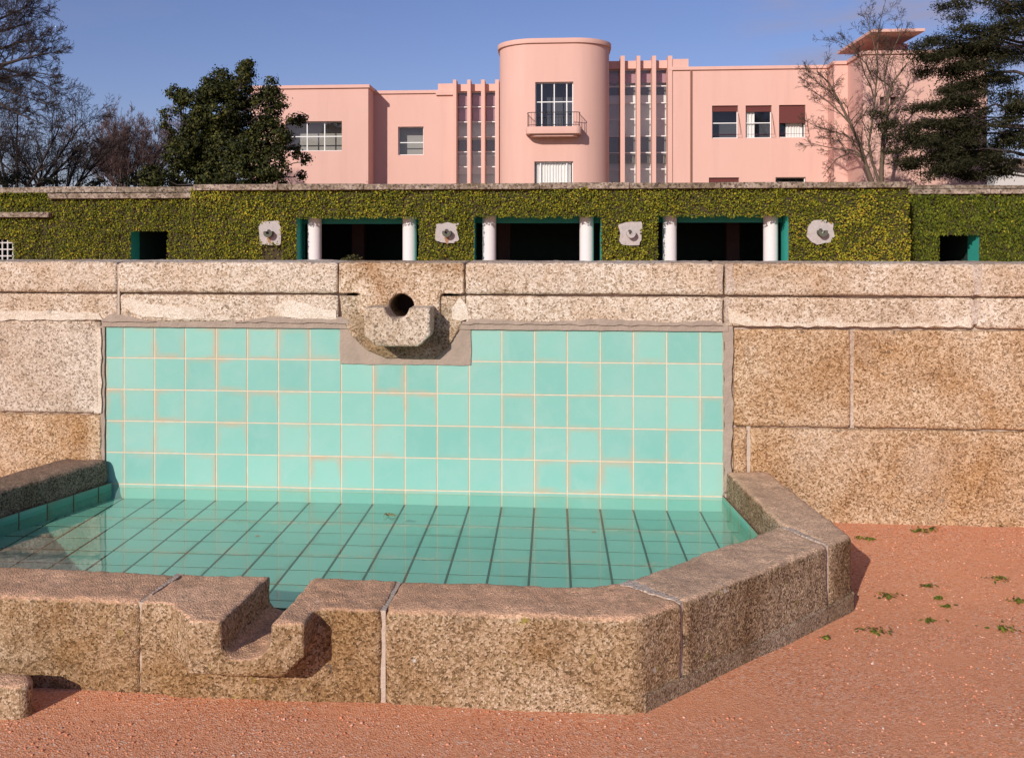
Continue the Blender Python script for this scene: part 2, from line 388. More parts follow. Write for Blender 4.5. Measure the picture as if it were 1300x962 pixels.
chx, chz = on_wall(503.5, 390.5, YS).x, on_wall(503.5, 391, YS).z
chan = ([(chx+.066*math.cos(t), YS-.1, chz+.012+.072*math.sin(t)) for t in [math.pi+math.pi*k/14 for k in range(15)]]+[(chx+.066,YS-.1,chz+.1),(chx-.066,YS-.1,chz+.1)], (0,.30,0))
stone('spout_lip', pts, (0,.19,0), M['moss_spout'], wall, cuts=(chan,), disp=(.008,.008), bevel=.010, voxel=.009)
# dark tube behind the hole
mb = MB().tube([(xc,YW+.0,zc),(xc,YW+.30,zc)], .075, 24, False); mb.add([(xc-.1,YW+.30,zc-.1),(xc+.1,YW+.30,zc-.1),(xc+.1,YW+.30,zc+.1),(xc-.1,YW+.30,zc+.1)], [(0,1,2,3)])
mb.build('spout_pipe', M['inner2'], wall)

# wall blocks (px on the tile plane; z from rows)
zr = [zy(409.5), .571, .03, -.25]; zrr = [zy(414.6), .556, -.02, -.3]
bl = [(-330,-120,zr[1],zr[0],'block_grey'),(-118,129,zr[1],zr[0],'block_grey'),(-330,-40,zr[2],zr[1]-.006,'block'),(-38,130.5,zr[2],zr[1]-.006,'block'),
      (931,1079.4,zrr[1],zrr[0],'block'),(1082.6,1372,zrr[1],zrr[0],'block'),(1375,1800,zrr[1],zrr[0],'block'),
      (931,948,zrr[2],zrr[1]-.006,'block'),(952,1456,zrr[2],zrr[1]-.006,'block'),(1460,1800,zrr[2],zrr[1]-.006,'block')]
for x0, x1, z0, z1, mt in bl:
    p, e = xzrect(wx(x0,YW), wx(x1,YW), z0, z1, YW-.018, .36); stone('wall_block', p, e, M[mt], wall, voxel=.015, disp=(.012,.010), bevel=.010)
# core and mortar behind the joints
MB().box(xL, wx(440,YW), YW+.012, YW+.34, -.3, zc1-.03).build('mortar_core', M['mortar_joint'], wall)
MB().box(wx(582,YW), xR, YW+.012, YW+.34, -.3, zc1-.03).build('mortar_core', M['mortar_joint'], wall)
MB().box(wx(440,YW)+.001, wx(582,YW)-.001, YW+.012, YW+.34, -.3, zt-.15).build('mortar_core', M['mortar_joint'], wall)
# grey cement around the tiles
X = lambda px: wx(px, YW)
patch('mortar_band', [(X(131),zt-.002),(X(447),zt-.002),(X(447),zb0+.004),(X(131),zb0+.004)], YW-.018, .02, M['mortar'], wall, .0012)
patch('mortar_band', [(X(580),zt-.002),(X(924),zt-.002),(X(924),zb0+.004),(X(580),zb0+.004)], YW-.018, .02, M['mortar'], wall, .0012)
zq = zb0-.010
patch('mortar_skim', [(X(131),zq),(X(131),zy(409)),(X(150),zy(398)),(X(162),zy(403)),(X(185),zy(409)),(X(200),zq)], YW-.028, .02, M['mortar'], wall, .004)
patch('mortar_skim', [(X(300),zq),(X(325),zy(406)),(X(345),zy(403)),(X(395),zy(407)),(X(436),zy(403)),(X(447),zq)], YW-.028, .02, M['mortar'], wall, .004)
patch('mortar_skim', [(X(586),zq),(X(600),zy(404)),(X(690),zy(407)),(X(760),zy(403)),(X(850),zy(407)),(X(905),zy(404)),(X(916),zq)], YW-.028, .02, M['mortar'], wall, .004)
patch('mortar_bed', [(X(432),zt-.2),(X(598),zt-.2),(X(598),zt+.02),(X(432),zt+.02)], YW-.010, .02, M['mortar'], wall, .002)
patch('mortar_strip', [(X(918.5),zt+.03),(X(931),zt+.03),(X(929),.8),(X(932),.6),(X(927),.35),(X(930),.2),(X(918.5),.2)], YW-.013, .03, M['mortar'], wall, .006)
patch('mortar_strip', [(X(127),zt),(X(134),zt),(X(134),.14),(X(130),.14)], YW-.012, .02, M['mortar'], wall, .002)
patch('joint_mortar', [(X(919.5),zc1-.016),(X(928),zc1-.016),(X(930),zc0+.03),(X(925),zc0+.008),(X(919.5),zc0+.008)], YW-.0415, .03, M['smear'], wall, .006)
patch('joint_mortar', [(X(907),zc1-.016),(X(916.5),zc1-.016),(X(916.5),zc0+.02),(X(911),zc0+.03)], YW-.0415, .03, M['smear'], wall, .006)
patch('joint_mortar', [(X(920),zb1-.008),(X(926),zb1-.010),(X(924),zb0+.008),(X(920),zb0+.004)], YW-.0275, .02, M['smear'], wall, .004)
patch('joint_mortar', [(X(1229),zb1-.008),(X(1241),zb1-.010),(X(1239),zb0+.008),(X(1231),zb0+.004)], YW-.0275, .02, M['smear'], wall, .004)
patch('joint_mortar', [(X(1230),zc1-.016),(X(1243),zc1-.016),(X(1242),zc0+.010),(X(1233),zc0+.008)], YW-.0415, .03, M['smear'], wall, .004)
patch('joint_mortar', [(X(1078),zrr[0]),(X(1084.5),zrr[0]),(X(1084),zrr[1]),(X(1078.5),zrr[1])], YW-.011, .02, M['smear'], wall, .002)
patch('joint_mortar', [(X(947),zrr[1]),(X(952.5),zrr[1]),(X(952),.3),(X(947.5),.3)], YW-.009, .02, M['mortar_joint'], wall, .002)
patch('joint_mortar', [(X(152),zc1-.014),(X(154.5),zc1-.014),(X(155),zy(402)),(X(152.4),zy(402))], YW-.030, .03, M['mortar_joint'], wall, .001)
# pale repair mortar along the underside of the band
def pale(o): patch('pale_mortar', [(X(x), zy(y)) for x, y in o], YW-.0285, .02, M['mortar_pale'], wall, .005, .012)
pale([(-60,399),(30,398),(80,397),(128,401),(133,408),(60,410),(-60,410)])
pale([(158,384),(166,380),(186,385),(215,391),(250,392),(262,400),(262,407),(228,407),(190,405),(170,399),(160,392)])
pale([(268,402),(290,401),(296,408),(280,409)])
pale([(350,391),(365,381),(385,384),(410,393),(429,394),(429,406),(395,406),(370,404),(352,401)])
pale([(574,392),(584,378),(592,386),(595,403),(585,408),(573,404)])
pale([(922,385),(930,392),(950,402),(985,407),(1030,406),(1035,400),(1046,399),(1062,406),(1100,405),(1130,407),(1180,405),(1215,407),(1229,393),(1230,409.5),(1100,410.5),(960,410.5),(925,408)])
patch('pale_mortar', [(X(125),zy(420)),(X(130),zy(420)),(X(131),.58),(X(122),.575),(X(122),.60),(X(127),.62)], YW-.022, .012, M['mortar_pale'], wall, .004)

# tiles
def tiles(name, mat, cells, parent, seed, gw=.0042, edge_p=.25, edge_w=.03):
    """cells: list of (origin, u, v, n) for one tile each"""
    r = random.Random(seed); V, Fq, tone, edge, joint = [], [], [], [], []
    for (o_, u, v, n_) in cells:
        o_, u, v, n_ = Vector(o_), Vector(u), Vector(v), Vector(n_)
        lu, lv = u.length, v.length; b = len(V); t = r.random()
        ea = [r.random()**1.2 if r.random() < edge_p else r.random()*.18 for _ in range(4)]
        tilt = (r.gauss(0,.0035), r.gauss(0,.0035))
        w = min(edge_w*(.7+.6*r.random()), lu*.35, lv*.35)
        for ring, ins in ((0,0.),(1,gw),(2,gw+.0015),(3,w+gw)):
            for ci, (a, c) in enumerate(((0,0),(1,0),(1,1),(0,1))):
                pu = ins if a == 0 else lu-ins; pv = ins if c == 0 else lv-ins
                h = 0. if ring < 2 else .0022+tilt[0]*(pu-lu/2)+tilt[1]*(pv-lv/2)
                V.append(o_+u*(pu/lu)+v*(pv/lv)+n_*h)
                e = max(ea[ci], ea[(ci-1)%4])
                tone.append(t); edge.append(0. if ring == 3 else e); joint.append(1. if ring < 2 else 0.)
        for k in range(3):
            for i in range(4):
                j = (i+1)%4; Fq.append((b+k*4+i, b+k*4+j, b+k*4+4+j, b+k*4+4+i))
        Fq.append((b+12,b+13,b+14,b+15))
    me = bpy.data.meshes.new(name); me.from_pydata(V, [], Fq)
    for nm_, dat in (('tone',tone),('edge',edge),('joint',joint)):
        at = me.attributes.new(nm_, 'FLOAT', 'POINT'); at.data.foreach_set('value', dat)
    return link(name, me, mat, parent)
x433 = wx(433.4, YW)
xl, xr = wx(134.5, YW), wx(918.5, YW)
cu = sorted([x433+k*T for k in range(-12,20) if xl < x433+k*T < xr]+[xl, xr])
cells = []
rows = [zt-k*T for k in range(6)]+[.02]
for j in range(6):
    for i in range(len(cu)-1):
        if j == 0 and x433-.01 < cu[i] < x433+4*T-.01: continue
        jx = random.gauss(0,.0012)
        cells.append(((cu[i], YW, rows[j+1]), (cu[i+1]-cu[i],0,0), (0,0,rows[j]-rows[j+1]), (0,-1,0)))
tiles('tile_panel', M['tile'], cells, wall, 3, gw=.0026, edge_p=.22)

# ================================================================== BASIN
ZR, ZWAT, ZF = EYE-7.04*T, EYE-7.9*T, EYE-8.31*T
basin = thing('fountain_basin', (wx(511,YW), 4.4, 0), 'octagonal granite basin with green tiled floor and worn overflow notch in its rim', 'pool')
t2 = lambda p: (p[0]*T, p[1]*T)
P0, P1, P2 = (6.43,29.40), (7.01,23.24), (1.54,17.88)
Q0, Q1, Q2 = (5.14,29.40), (5.52,23.99), (.785,19.5)
p0, p1, p2 = (-15.6,29.40), (-17.3,23.3), (-13.0,18.05)
q0, q1, q2 = (-14.02,29.40), (-15.75,24.1), (-12.3,19.75)
def mid(a, b, t): return (a[0]+(b[0]-a[0])*t, a[1]+(b[1]-a[1])*t)
def rim(name, poly, mat, z1=ZR, cuts=(), **kw):
    pts = [(*t2(p), -.06) for p in poly]
    return stone(name, pts, (0,0,z1+.06), mat, basin, cuts=cuts, **kw)
def cam_t(px, py, h=7.04):
    p = on_level(px, py, EYE-h*T); return (p.x/T, p.y/T)
J1o, J1i = cam_t(1052,692), (5.50,23.95)
J2o, J2i = cam_t(868.5,764), cam_t(789,737.5)
J3o, J3i = (cam_t(484.8,776)[0],17.89), (cam_t(506.8,736.8)[0],19.52)
J4o, J4i = (cam_t(180.3,761.5)[0],17.93), (cam_t(231.5,726)[0],19.57)
def sh(p, q, d):   # move p towards q by d tiles
    L = math.hypot(q[0]-p[0], q[1]-p[1]); return (p[0]+(q[0]-p[0])*d/L, p[1]+(q[1]-p[1])*d/L)
jg = .013
rim('rim_stone', [P0, Q0, Q1, sh(J1o,P1,jg), P1], M['rim_side'], bevel=.022, disp=(.016,.010))
rim('rim_stone', [sh(J1o,P2,jg), sh(Q1,Q2,.04), sh(J2i,Q1,jg), sh(J2o,P1,jg)], M['rim_side'], bevel=.020, disp=(.018,.012))
rim('rim_stone', [sh(J2o,P2,jg), sh(J2i,Q2,jg), Q2, sh(J3i,Q2,jg), sh(J3o,P2,jg), P2], M['rim'], bevel=.020, disp=(.018,.012))
# notch stone with the projecting overflow
xf0, xf1 = on_wall(214,790,17.9*T).x/T, on_wall(399,790,17.9*T).x/T
pj = .76
fx0, fx1 = on_wall(236,790,(17.9-pj)*T).x/T, on_wall(385.5,790,(17.9-pj)*T).x/T
nl0, nl1 = on_wall(279,790,(17.9-pj)*T).x/T, on_wall(342,790,(17.9-pj)*T).x/T
bl0, bl1 = cam_t(343,734)[0], cam_t(400.5,734)[0]
zn = .196
yf, yb = (17.9-pj-.3)*T, 20.2*T
def ubox(x0, x1, z0, z1):
    w = x1-x0
    return [(x0,z1),(x0,z0+.032),(x0+.10*w,z0+.010),(x0+.26*w,z0),(x0+.6*w,z0+.002),(x0+.86*w,z0+.022),(x1,z0+.06),(x1,z1)]
def notch_cut():
    pts = ubox(nl0*T, nl1*T, zn-.006, ZR+.2); q = ubox(bl0*T, bl1*T, zn-.006, ZR+.2)
    return pts, q
fp, bp = notch_cut(); n_ = len(fp)
nm_ = MB().add([(x, yf, z) for x, z in fp]+[(x, yb, z) for x, z in bp], [tuple(range(n_-1,-1,-1)), tuple(range(n_,2*n_))]+[(i,(i+1)%n_,n_+(i+1)%n_,n_+i) for i in range(n_)])
class _C: pass
def rim_notch():
    me = MB()
    outer = [sh(J3i,J4i,jg), sh(J4i,J3i,jg), sh(J4o,J3o,jg), (xf0,17.93), (fx0-.06,17.9-pj*.80), (fx0+.06,17.9-pj), (fx1,17.9-pj), (xf1+.02,17.9), sh(J3o,J4o,jg)]
    pts = [(*t2(p), -.06) for p in outer]
    # block out the space under the lip so that it overhangs
    und = [((fx0-1.2)*T, (17.9-pj-.4)*T, -.1), ((fx1+.6)*T, (17.9-pj-.4)*T, -.1), ((fx1+.6)*T, 17.86*T, -.1), ((fx0-1.2)*T, 17.86*T, -.1)]
    o = bpy.data.objects.new('tmp', MB().prism(pts, (0,0,ZR+.06)).mesh()); col.objects.link(o)
    c1 = bpy.data.objects.new('c1', nm_.mesh()); col.objects.link(c1)
    c2 = bpy.data.objects.new('c2', MB().prism(und, (0,0,.1+.140)).mesh()); col.objects.link(c2)
    xr_ = fx1*T
    c3 = bpy.data.objects.new('c3', MB().prism([(xr_-.075,.05,.138),(xr_+.06,.05,.138),(xr_+.06,.05,.271),(xr_+.0,.05,.213)], (0,17.86*T-.05,0)).mesh()); col.objects.link(c3)
    for c in (c1, c2, c3):
        b = o.modifiers.new('b', 'BOOLEAN'); b.object = c; b.operation = 'DIFFERENCE'; b.solver = 'EXACT'
    b = o.modifiers.new('bv', 'BEVEL'); b.width = .014; b.segments = 2; b.limit_method = 'ANGLE'
    r = o.modifiers.new('r', 'REMESH'); r.mode = 'VOXEL'; r.voxel_size = .010
    for tx, d_ in zip(TX, (.016,.012)):
        d = o.modifiers.new('d', 'DISPLACE'); d.texture = tx; d.strength = d_; d.mid_level = .5
    me2 = bpy.data.meshes.new_from_object(o.evaluated_get(bpy.context.evaluated_depsgraph_get())); me2.materials.clear()
    for t in (o, c1, c2, c3): bpy.data.objects.remove(t)
    ob = link('rim_stone', me2, M['rim'], basin, True); ob['label'] = 'rim stone with projecting overflow lip and notch'
rim_notch()
rim('rim_stone', [sh(J4o,p2,jg), sh(J4i,q2,jg), q2, p2], M['rim'], bevel=.020, disp=(.018,.012))
rim('rim_stone', [p2, q2, mid(q2,q1,.97), mid(p2,p1,.97)], M['rim'], bevel=.02)
rim('rim_stone', [p1, q1, q0, p0], M['rim_dark'], bevel=.022, disp=(.018,.012))
# mortar in the rim joints
for a, b in ((J1o,J1i),(J2o,J2i),(J3o,J3i),(J4o,J4i)):
    mb = MB()
    d = Vector((b[0]-a[0], b[1]-a[1])).normalized(); n2 = Vector((-d.y, d.x))*.05
    a2 = Vector(a)+d*.06; b2 = Vector(b)-d*.06
    q = [a2-n2, b2-n2, b2+n2, a2+n2]
    mb.prism([(v.x*T, v.y*T, -.05) for v in q], (0,0,ZR+.05-.004))
    mb.build('joint_mortar', M['mortar_joint'], basin)
def smear(a, b, w0, w1, nm):      # smear of cement over a joint on top of the rim
    d = Vector((b[0]-a[0], b[1]-a[1])); L = d.length; d.normalize(); n2 = Vector((-d.y, d.x)); l, r_ = [], []
    for k in range(31):
        t = k/30; c = Vector(a)+d*(L*t); w = lerp(w0,w1,t)
        l.append(c+n2*w*(.75+.5*noise.noise((k*.35,a[0],0))+.25*random.random())); r_.append(c-n2*w*(.75+.5*noise.noise((k*.35,a[0],9))+.25*random.random()))
    MB().prism([(v.x*T, v.y*T, ZR-.008) for v in l+r_[::-1]], (0,0,.0095)).build(nm, M['smear'], basin)
smear(mid(J2o,J2i,.10), mid(J2o,J2i,.95), .06, .20, 'joint_mortar')
smear(mid(J1o,J1i,.06), mid(J1o,J1i,.85), .04, .11, 'joint_mortar')
smear(mid(J4o,J4i,.25), mid(J4o,J4i,.95), .03, .09, 'joint_mortar')
# damp cement plinth along the right-hand faces
def plinth(a, b, h0, h1):
    d = Vector((b[0]-a[0], b[1]-a[1])).normalized(); n2 = Vector((d.y, -d.x))*.055
    A, B = Vector(a), Vector(b)
    q = [(A+n2)*T, (B+n2)*T, (B-n2*3)*T, (A-n2*3)*T]
    vs = [(q[0].x,q[0].y,-.05),(q[1].x,q[1].y,-.05),(q[2].x,q[2].y,-.05),(q[3].x,q[3].y,-.05),(q[0].x,q[0].y,h0),(q[1].x,q[1].y,h1),(q[2].x,q[2].y,h1),(q[3].x,q[3].y,h0)]
    MB().add(vs, [(3,2,1,0),(4,5,6,7),(0,1,5,4),(1,2,6,5),(2,3,7,6),(3,0,4,7)]).build('plinth', M['plinth'], basin, bevel=.004)
M['plinth'] = granite('damp_cement_plinth', [(.10,.072,.045),(.22,.155,.10),(.30,.215,.145),(.37,.275,.19),(.48,.38,.28)], (.6,.5,.38), .8, scale=150)
plinth(mid(P2,P1,.02), mid(P2,P1,.995), .055, .075)
plinth(mid(P1,P0,.005), mid(P1,P0,.99), .075, .07)
# tiled floor and lining
cells = []
fx = [x433+k*T for k in range(-13,19)]
for j in range(12):
    for i in range(len(fx)-1):
        y1 = YW-j*T; y0 = y1-T; xm = (fx[i]+fx[i+1])/2/T; ym = (y0+y1)/2/T
        # keep the cells under or inside the rim
        lim_r = 6.3 if ym > 23.5 else 6.3-(23.5-ym); lim_l = -16.5 if ym > 23.5 else -16.5+(23.5-ym)
        if ym < 18.6 or not lim_l < xm < lim_r: continue
        cells.append(((fx[i], y0, ZF), (T,0,0), (0,T,0), (0,0,1)))
tiles('tile_floor', M['tile_floor'], cells, basin, 5, gw=.0046, edge_p=.3, edge_w=.03)
cells = []
inner = [Q0, Q1, Q2, q2, q1, q0]; cx_, cy_ = -4.7*T, 24*T
for a, b in zip(inner[:-1], inner[1:]):
    a, b = Vector(t2(a)), Vector(t2(b)); d = b-a; L = d.length; d.normalize(); n2 = Vector((d.y, -d.x))
    if n2.dot(Vector((cx_,cy_))-a) < 0: n2 = -n2
    k = 0
    while k*T < L-.01:
        w = min(T, L-k*T); p = a+d*(k*T)+n2*.016
        cells.append(((p.x, p.y, .0), (d.x*w, d.y*w, 0), (0,0,.186), (n2.x,n2.y,0))); k += 1
tiles('tile_lining', M['tile_line'], cells, basin, 9, gw=.003, edge_p=.6)
pts = [(*t2(p), ZWAT) for p in inner]
me = bpy.data.meshes.new('water'); me.from_pydata([(p[0]*1.0, p[1]*1.0, p[2]) for p in pts], [], [tuple(range(6))])
o = link('water', me, M['water']); props(o, kind='structure')
bm = bmesh.new(); bm.from_mesh(me)
for f in bm.faces: f.normal_update()
if bm.faces[:][0].normal.z < 0: bmesh.ops.reverse_faces(bm, faces=bm.faces)
bm.to_mesh(me); bm.free()

# low stone in front, bottom left
mb = [tuple(on_level(x, y, .108)) for x, y in ((-160,872),(28,871),(40,866),(43,859),(40,852),(-160,848))]
ls = stone('stone_block', [(p[0],p[1],-.05) for p in mb], (0,0,.158), M['rim'], None, bevel=.015, disp=(.015,.012))
props(ls, 'small worn granite block lying against the front of the basin', 'stone')
# ================================================================== HELPERS: leaves and trees
def leaf_quads(C, Nn, L, W, cols, up=None, fold=.0):
    """C centres (n,3), Nn normals (n,3), L,W sizes (n,), cols (n,3): kite-shaped leaves"""
    n = len(C)
    Nn = Nn/np.linalg.norm(Nn, axis=1, keepdims=True)
    r = rng.normal(size=(n,3)) if up is None else up+rng.normal(size=(n,3))*.35
    U = r-Nn*(r*Nn).sum(1, keepdims=True); U /= np.linalg.norm(U, axis=1, keepdims=True)+1e-9
    Wd = np.cross(Nn, U)
    a = C-U*L[:,None]*.5; b = C+Wd*W[:,None]*.5-U*L[:,None]*.08; c = C+U*L[:,None]*.5; d = C-Wd*W[:,None]*.5-U*L[:,None]*.08
    V = np.stack([a,b,c,d], 1).reshape(-1,3)
    return V, np.arange(4*n).reshape(n,4), cols
def pick(pal, prob, n, var=.25):
    pal = np.array(pal); prob = np.array(prob)/sum(prob)
    return pal[rng.choice(len(pal), n, p=prob)]*rng.uniform(1-var, 1+var, (n,1))

class Branches:
    def __init__(s, seed): s.seg = []; s.r = random.Random(seed); s.tips = []
    def grow(s, p, d, length, rad, lvl, P):
        r = s.r; nseg = max(3, int(P.get('seg',6)-lvl)); d = Vector(d).normalized(); p = Vector(p)
        kids = P['kids'][lvl] if lvl < len(P['kids']) else 0
        spots = sorted(r.uniform(P.get('start',.25) if lvl == 0 else .12, 1) for _ in range(kids)); ki = 0
        minr = P.get('minr',.006)
        for i in range(nseg):
            w = P['wob'][min(lvl,len(P['wob'])-1)]; g_ = P['trop'][min(lvl,len(P['trop'])-1)]
            d = (d+Vector((r.gauss(0,w), r.gauss(0,w), r.gauss(0,w)+g_))).normalized()
            q = p+d*(length/nseg)
            t0, t1 = i/nseg, (i+1)/nseg
            ra = max(minr, rad*(1-t0*.75)); rb = max(minr, rad*(1-t1*.75))
            s.seg.append((p.copy(), q.copy(), ra, rb, lvl))
            while ki < len(spots) and spots[ki] <= t1:
                f = (spots[ki]-t0)/(t1-t0); ki += 1
                b = p.lerp(q, f)
                ax = d.cross(Vector((r.gauss(0,1), r.gauss(0,1), r.gauss(0,1)))).normalized()
                ang = R(r.uniform(*P['ang'][min(lvl,len(P['ang'])-1)]))
                cd = (Matrix.Rotation(ang, 3, ax) @ d)
                if P.get('flat'): cd.y *= P['flat']
                cl = length*r.uniform(*P['ratio'][min(lvl,len(P['ratio'])-1)])*(1-.45*spots[ki-1])
                s.grow(b, cd, cl, max(minr, lerp(ra, rb, f)*P.get('rr',.55)), lvl+1, P)
            p = q
        s.tips.append((p, d))
    def mesh(s, name):
        A = np.array([[*a] for a,b,ra,rb,l in s.seg]); B = np.array([[*b] for a,b,ra,rb,l in s.seg])
        ra = np.array([x[2] for x in s.seg]); rb = np.array([x[3] for x in s.seg])
        lv = np.array([x[4] for x in s.seg])
        Vs, Fs, off = [], [], 0
        for lo, n in ((True, 7), (False, 3)):
            m = (lv <= 1) if lo else (lv > 1)
            if not m.any(): continue
            a, b, r0, r1 = A[m], B[m], ra[m], rb[m]; D = b-a; D /= np.linalg.norm(D, axis=1, keepdims=True)+1e-9
            ref = np.where(np.abs(D[:,2:3]) < .9, [[0,0,1.]], [[1.,0,0]])
            u = np.cross(D, ref); u /= np.linalg.norm(u, axis=1, keepdims=True); v = np.cross(D, u)
            th = np.arange(n)*2*np.pi/n; cs, sn = np.cos(th), np.sin(th)
            ring = u[:,None]*cs[None,:,None]+v[:,None]*sn[None,:,None]
            V = np.concatenate([a[:,None]+ring*r0[:,None,None], b[:,None]+ring*r1[:,None,None]], 1).reshape(-1,3)
            i = np.arange(n); base = np.stack([i, (i+1)%n, n+(i+1)%n, n+i], 1)
            Fc = (base[None]+2*n*np.arange(len(a))[:,None,None]).reshape(-1,4)
            Vs.append(V); Fs.append(Fc+off); off += len(V)
        return fast_mesh(name, np.concatenate(Vs), np.concatenate(Fs))
    def split(s):     # trunk (level 0) and crown meshes
        t, c = Branches(0), Branches(0)
        t.seg = [x for x in s.seg if x[4] == 0]; c.seg = [x for x in s.seg if x[4] > 0]
        return t, c

# ================================================================== TERRACE WITH IVY
YT, YTL, YTR = 27.0, 27.5, 28.1
ZT = 2.95
o = MB().box(-220, 220, YTR+.35, 420, ZT-.12, ZT).build('upper_terrace', M['terrace']); props(o, kind='structure')

def gridwall(fn, ss, zz, openings, thick, mi_front=0, mi_rev=0, back=False):
    """wall sheet with real openings: fn(s, depth) -> (x, y); returns MB"""
    ss = sorted(set([round(x,5) for x in ss]+[round(x,5) for o_ in openings for x in o_[:2]]))
    zz = sorted(set([round(z,5) for z in zz]+[round(z,5) for o_ in openings for z in o_[2:4]]))
    op = lambda s_, z_: any(a-1e-6 < s_ < b+1e-6 and c-1e-6 < z_ < d+1e-6 for a,b,c,d in openings)
    n, m = len(ss)-1, len(zz)-1
    solid = [[not op((ss[i]+ss[i+1])/2, (zz[j]+zz[j+1])/2) for j in range(m)] for i in range(n)]
    mb = MB()
    def P(s_, z_, d): x, y = fn(s_, d); return (x, y, z_)
    for i in range(n):
        for j in range(m):
            s0, s1, z0, z1 = ss[i], ss[i+1], zz[j], zz[j+1]
            if solid[i][j]:
                mb.add([P(s0,z0,0),P(s1,z0,0),P(s1,z1,0),P(s0,z1,0)], [(0,1,2,3)], mi_front)
                for (a, b, ii, jj) in (((s0,z0),(s0,z1),i-1,j),((s1,z1),(s1,z0),i+1,j),((s1,z0),(s0,z0),i,j-1),((s0,z1),(s1,z1),i,j+1)):
                    inside = 0 <= ii < n and 0 <= jj < m
                    if inside and solid[ii][jj]: continue
                    mb.add([P(a[0],a[1],0),P(b[0],b[1],0),P(b[0],b[1],thick),P(a[0],a[1],thick)], [(0,1,2,3)], mi_rev if inside else mi_front)
                if back: mb.add([P(s1,z0,thick),P(s0,z0,thick),P(s0,z1,thick),P(s1,z1,thick)], [(0,1,2,3)], mi_front)
    return mb
def gw_build(mb, name, mats, parent):
    me = bpy.data.meshes.new(name); me.from_pydata(mb.v, [], mb.f); me.polygons.foreach_set('material_index', mb.m)
    bm = bmesh.new(); bm.from_mesh(me); bmesh.ops.remove_doubles(bm, verts=bm.verts, dist=.0004); bmesh.ops.recalc_face_normals(bm, faces=bm.faces); bm.to_mesh(me); bm.free()
    return link(name, me, mats, parent)

ter = thing('terrace_wall', (wx(650,YT), YT+.5, 0), 'ivy-covered terrace wall with three wide openings, white columns and stone capping', 'wall')
ztop = wz(700, 240, YT)
opn = [(wx(376.5,YT), wx(532,YT), -.02, wz(455,275,YT)), (wx(601.5,YT), wx(763.5,YT), -.02, wz(680,274,YT)), (wx(834,YT), wx(1001,YT), -.02, wz(917,273,YT))]
JD = .95
mc = gridwall(lambda s_, d: (s_, YT+d), [wx(243,YT), wx(1153,YT)], [0, ztop], opn, JD, 0, 1)
gw_build(mc, 'wall', [M['ivywall'], M['jamb']], ter)
zl = wz(120, 252, YTL)
dl = (wx(166,YTL), wx(214,YTL), -.02, wz(190,293,YTL)); gl_ = (wx(-22,YTL), wx(18.5,YTL), .5, wz(0,304,YTL))
ml = gridwall(lambda s_, d: (s_, YTL+d), [wx(-420,YTL), wx(243,YT)], [0, zl], [dl, gl_], .6, 0, 1)
gw_build(ml, 'wall', [M['ivywall'], M['jamb']], ter)
zrt = wz(1230, 246, YTR)
dr = (wx(1190,YTR), wx(1243,YTR), -.02, wz(1215,298,YTR))
mr = gridwall(lambda s_, d: (s_, YTR+d), [wx(1153,YT), wx(1800,YTR)], [0, zrt], [dr], .75, 0, 1)
gw_build(mr, 'wall', [M['ivywall'], M['jamb']], ter)
# rooms behind the openings
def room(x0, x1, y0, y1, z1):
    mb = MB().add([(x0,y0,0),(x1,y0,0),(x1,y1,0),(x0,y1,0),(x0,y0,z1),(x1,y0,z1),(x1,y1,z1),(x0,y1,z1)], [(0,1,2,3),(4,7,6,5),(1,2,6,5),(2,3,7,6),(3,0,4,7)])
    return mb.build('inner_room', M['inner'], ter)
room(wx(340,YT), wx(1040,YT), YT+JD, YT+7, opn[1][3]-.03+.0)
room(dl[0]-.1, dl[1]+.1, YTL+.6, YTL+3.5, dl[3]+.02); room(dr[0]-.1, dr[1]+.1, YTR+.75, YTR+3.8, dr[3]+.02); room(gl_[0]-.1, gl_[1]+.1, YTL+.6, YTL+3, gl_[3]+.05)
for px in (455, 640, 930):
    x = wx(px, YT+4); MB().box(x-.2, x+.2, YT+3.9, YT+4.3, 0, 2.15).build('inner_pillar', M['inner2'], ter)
# soffit strips: painted lintel undersides
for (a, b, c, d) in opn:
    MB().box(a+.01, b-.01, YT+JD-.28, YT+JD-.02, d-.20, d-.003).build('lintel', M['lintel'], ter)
for px, i in ((399.5,0),(520,0),(621,1),(744.7,1),(850,2),(978.3,2)):
    x = wx(px, YT+.55)
    MB().tube([(x,YT+.55,0),(x,YT+.55,.06),(x,YT+.55,.0601),(x,YT+.55,opn[i][3]-.004)], [.215,.215,.2,.2], 28).build('column', M['white'], ter, True)
# capping courses
def cap(x0, x1, y0, y1, z0, z1):
    L = x1-x0; k = max(1, round(L/2.4))
    for i in range(k):
        a, b = x0+L*i/k+.006, x0+L*(i+1)/k-.006
        j = random.uniform(-.012,.012)
        MB().box(a, b, y0+random.uniform(-.01,.01), y1, z0, z1+j).build('cap_stone', M['cap'], ter, bevel=.018)
cap(wx(245,YT-.18), wx(1152,YT-.18), YT-.18, YT+.9, wz(700,240,YT-.18), wz(700,232.4,YT-.18))
cap(wx(-420,YTL-.1), wx(246,YTL-.1), YTL-.05, YTL+.9, wz(120,244.5,YTL-.1), wz(120,237,YTL-.1))
cap(wx(60,YTL-.2), wx(243,YTL-.2), YTL-.2, YTL+.5, wz(150,252,YTL-.2), wz(150,244.9,YTL-.2))
cap(wx(-420,YTL-.2), wx(62,YTL-.2), YTL-.2, YTL+.1, wz(30,276,YTL-.2), wz(30,269,YTL-.2))
cap(wx(1153,YTR-.05), wx(1800,YTR-.05), YTR-.02, YTR+.9, wz(1230,239.8,YTR), wz(1230,235,YTR))
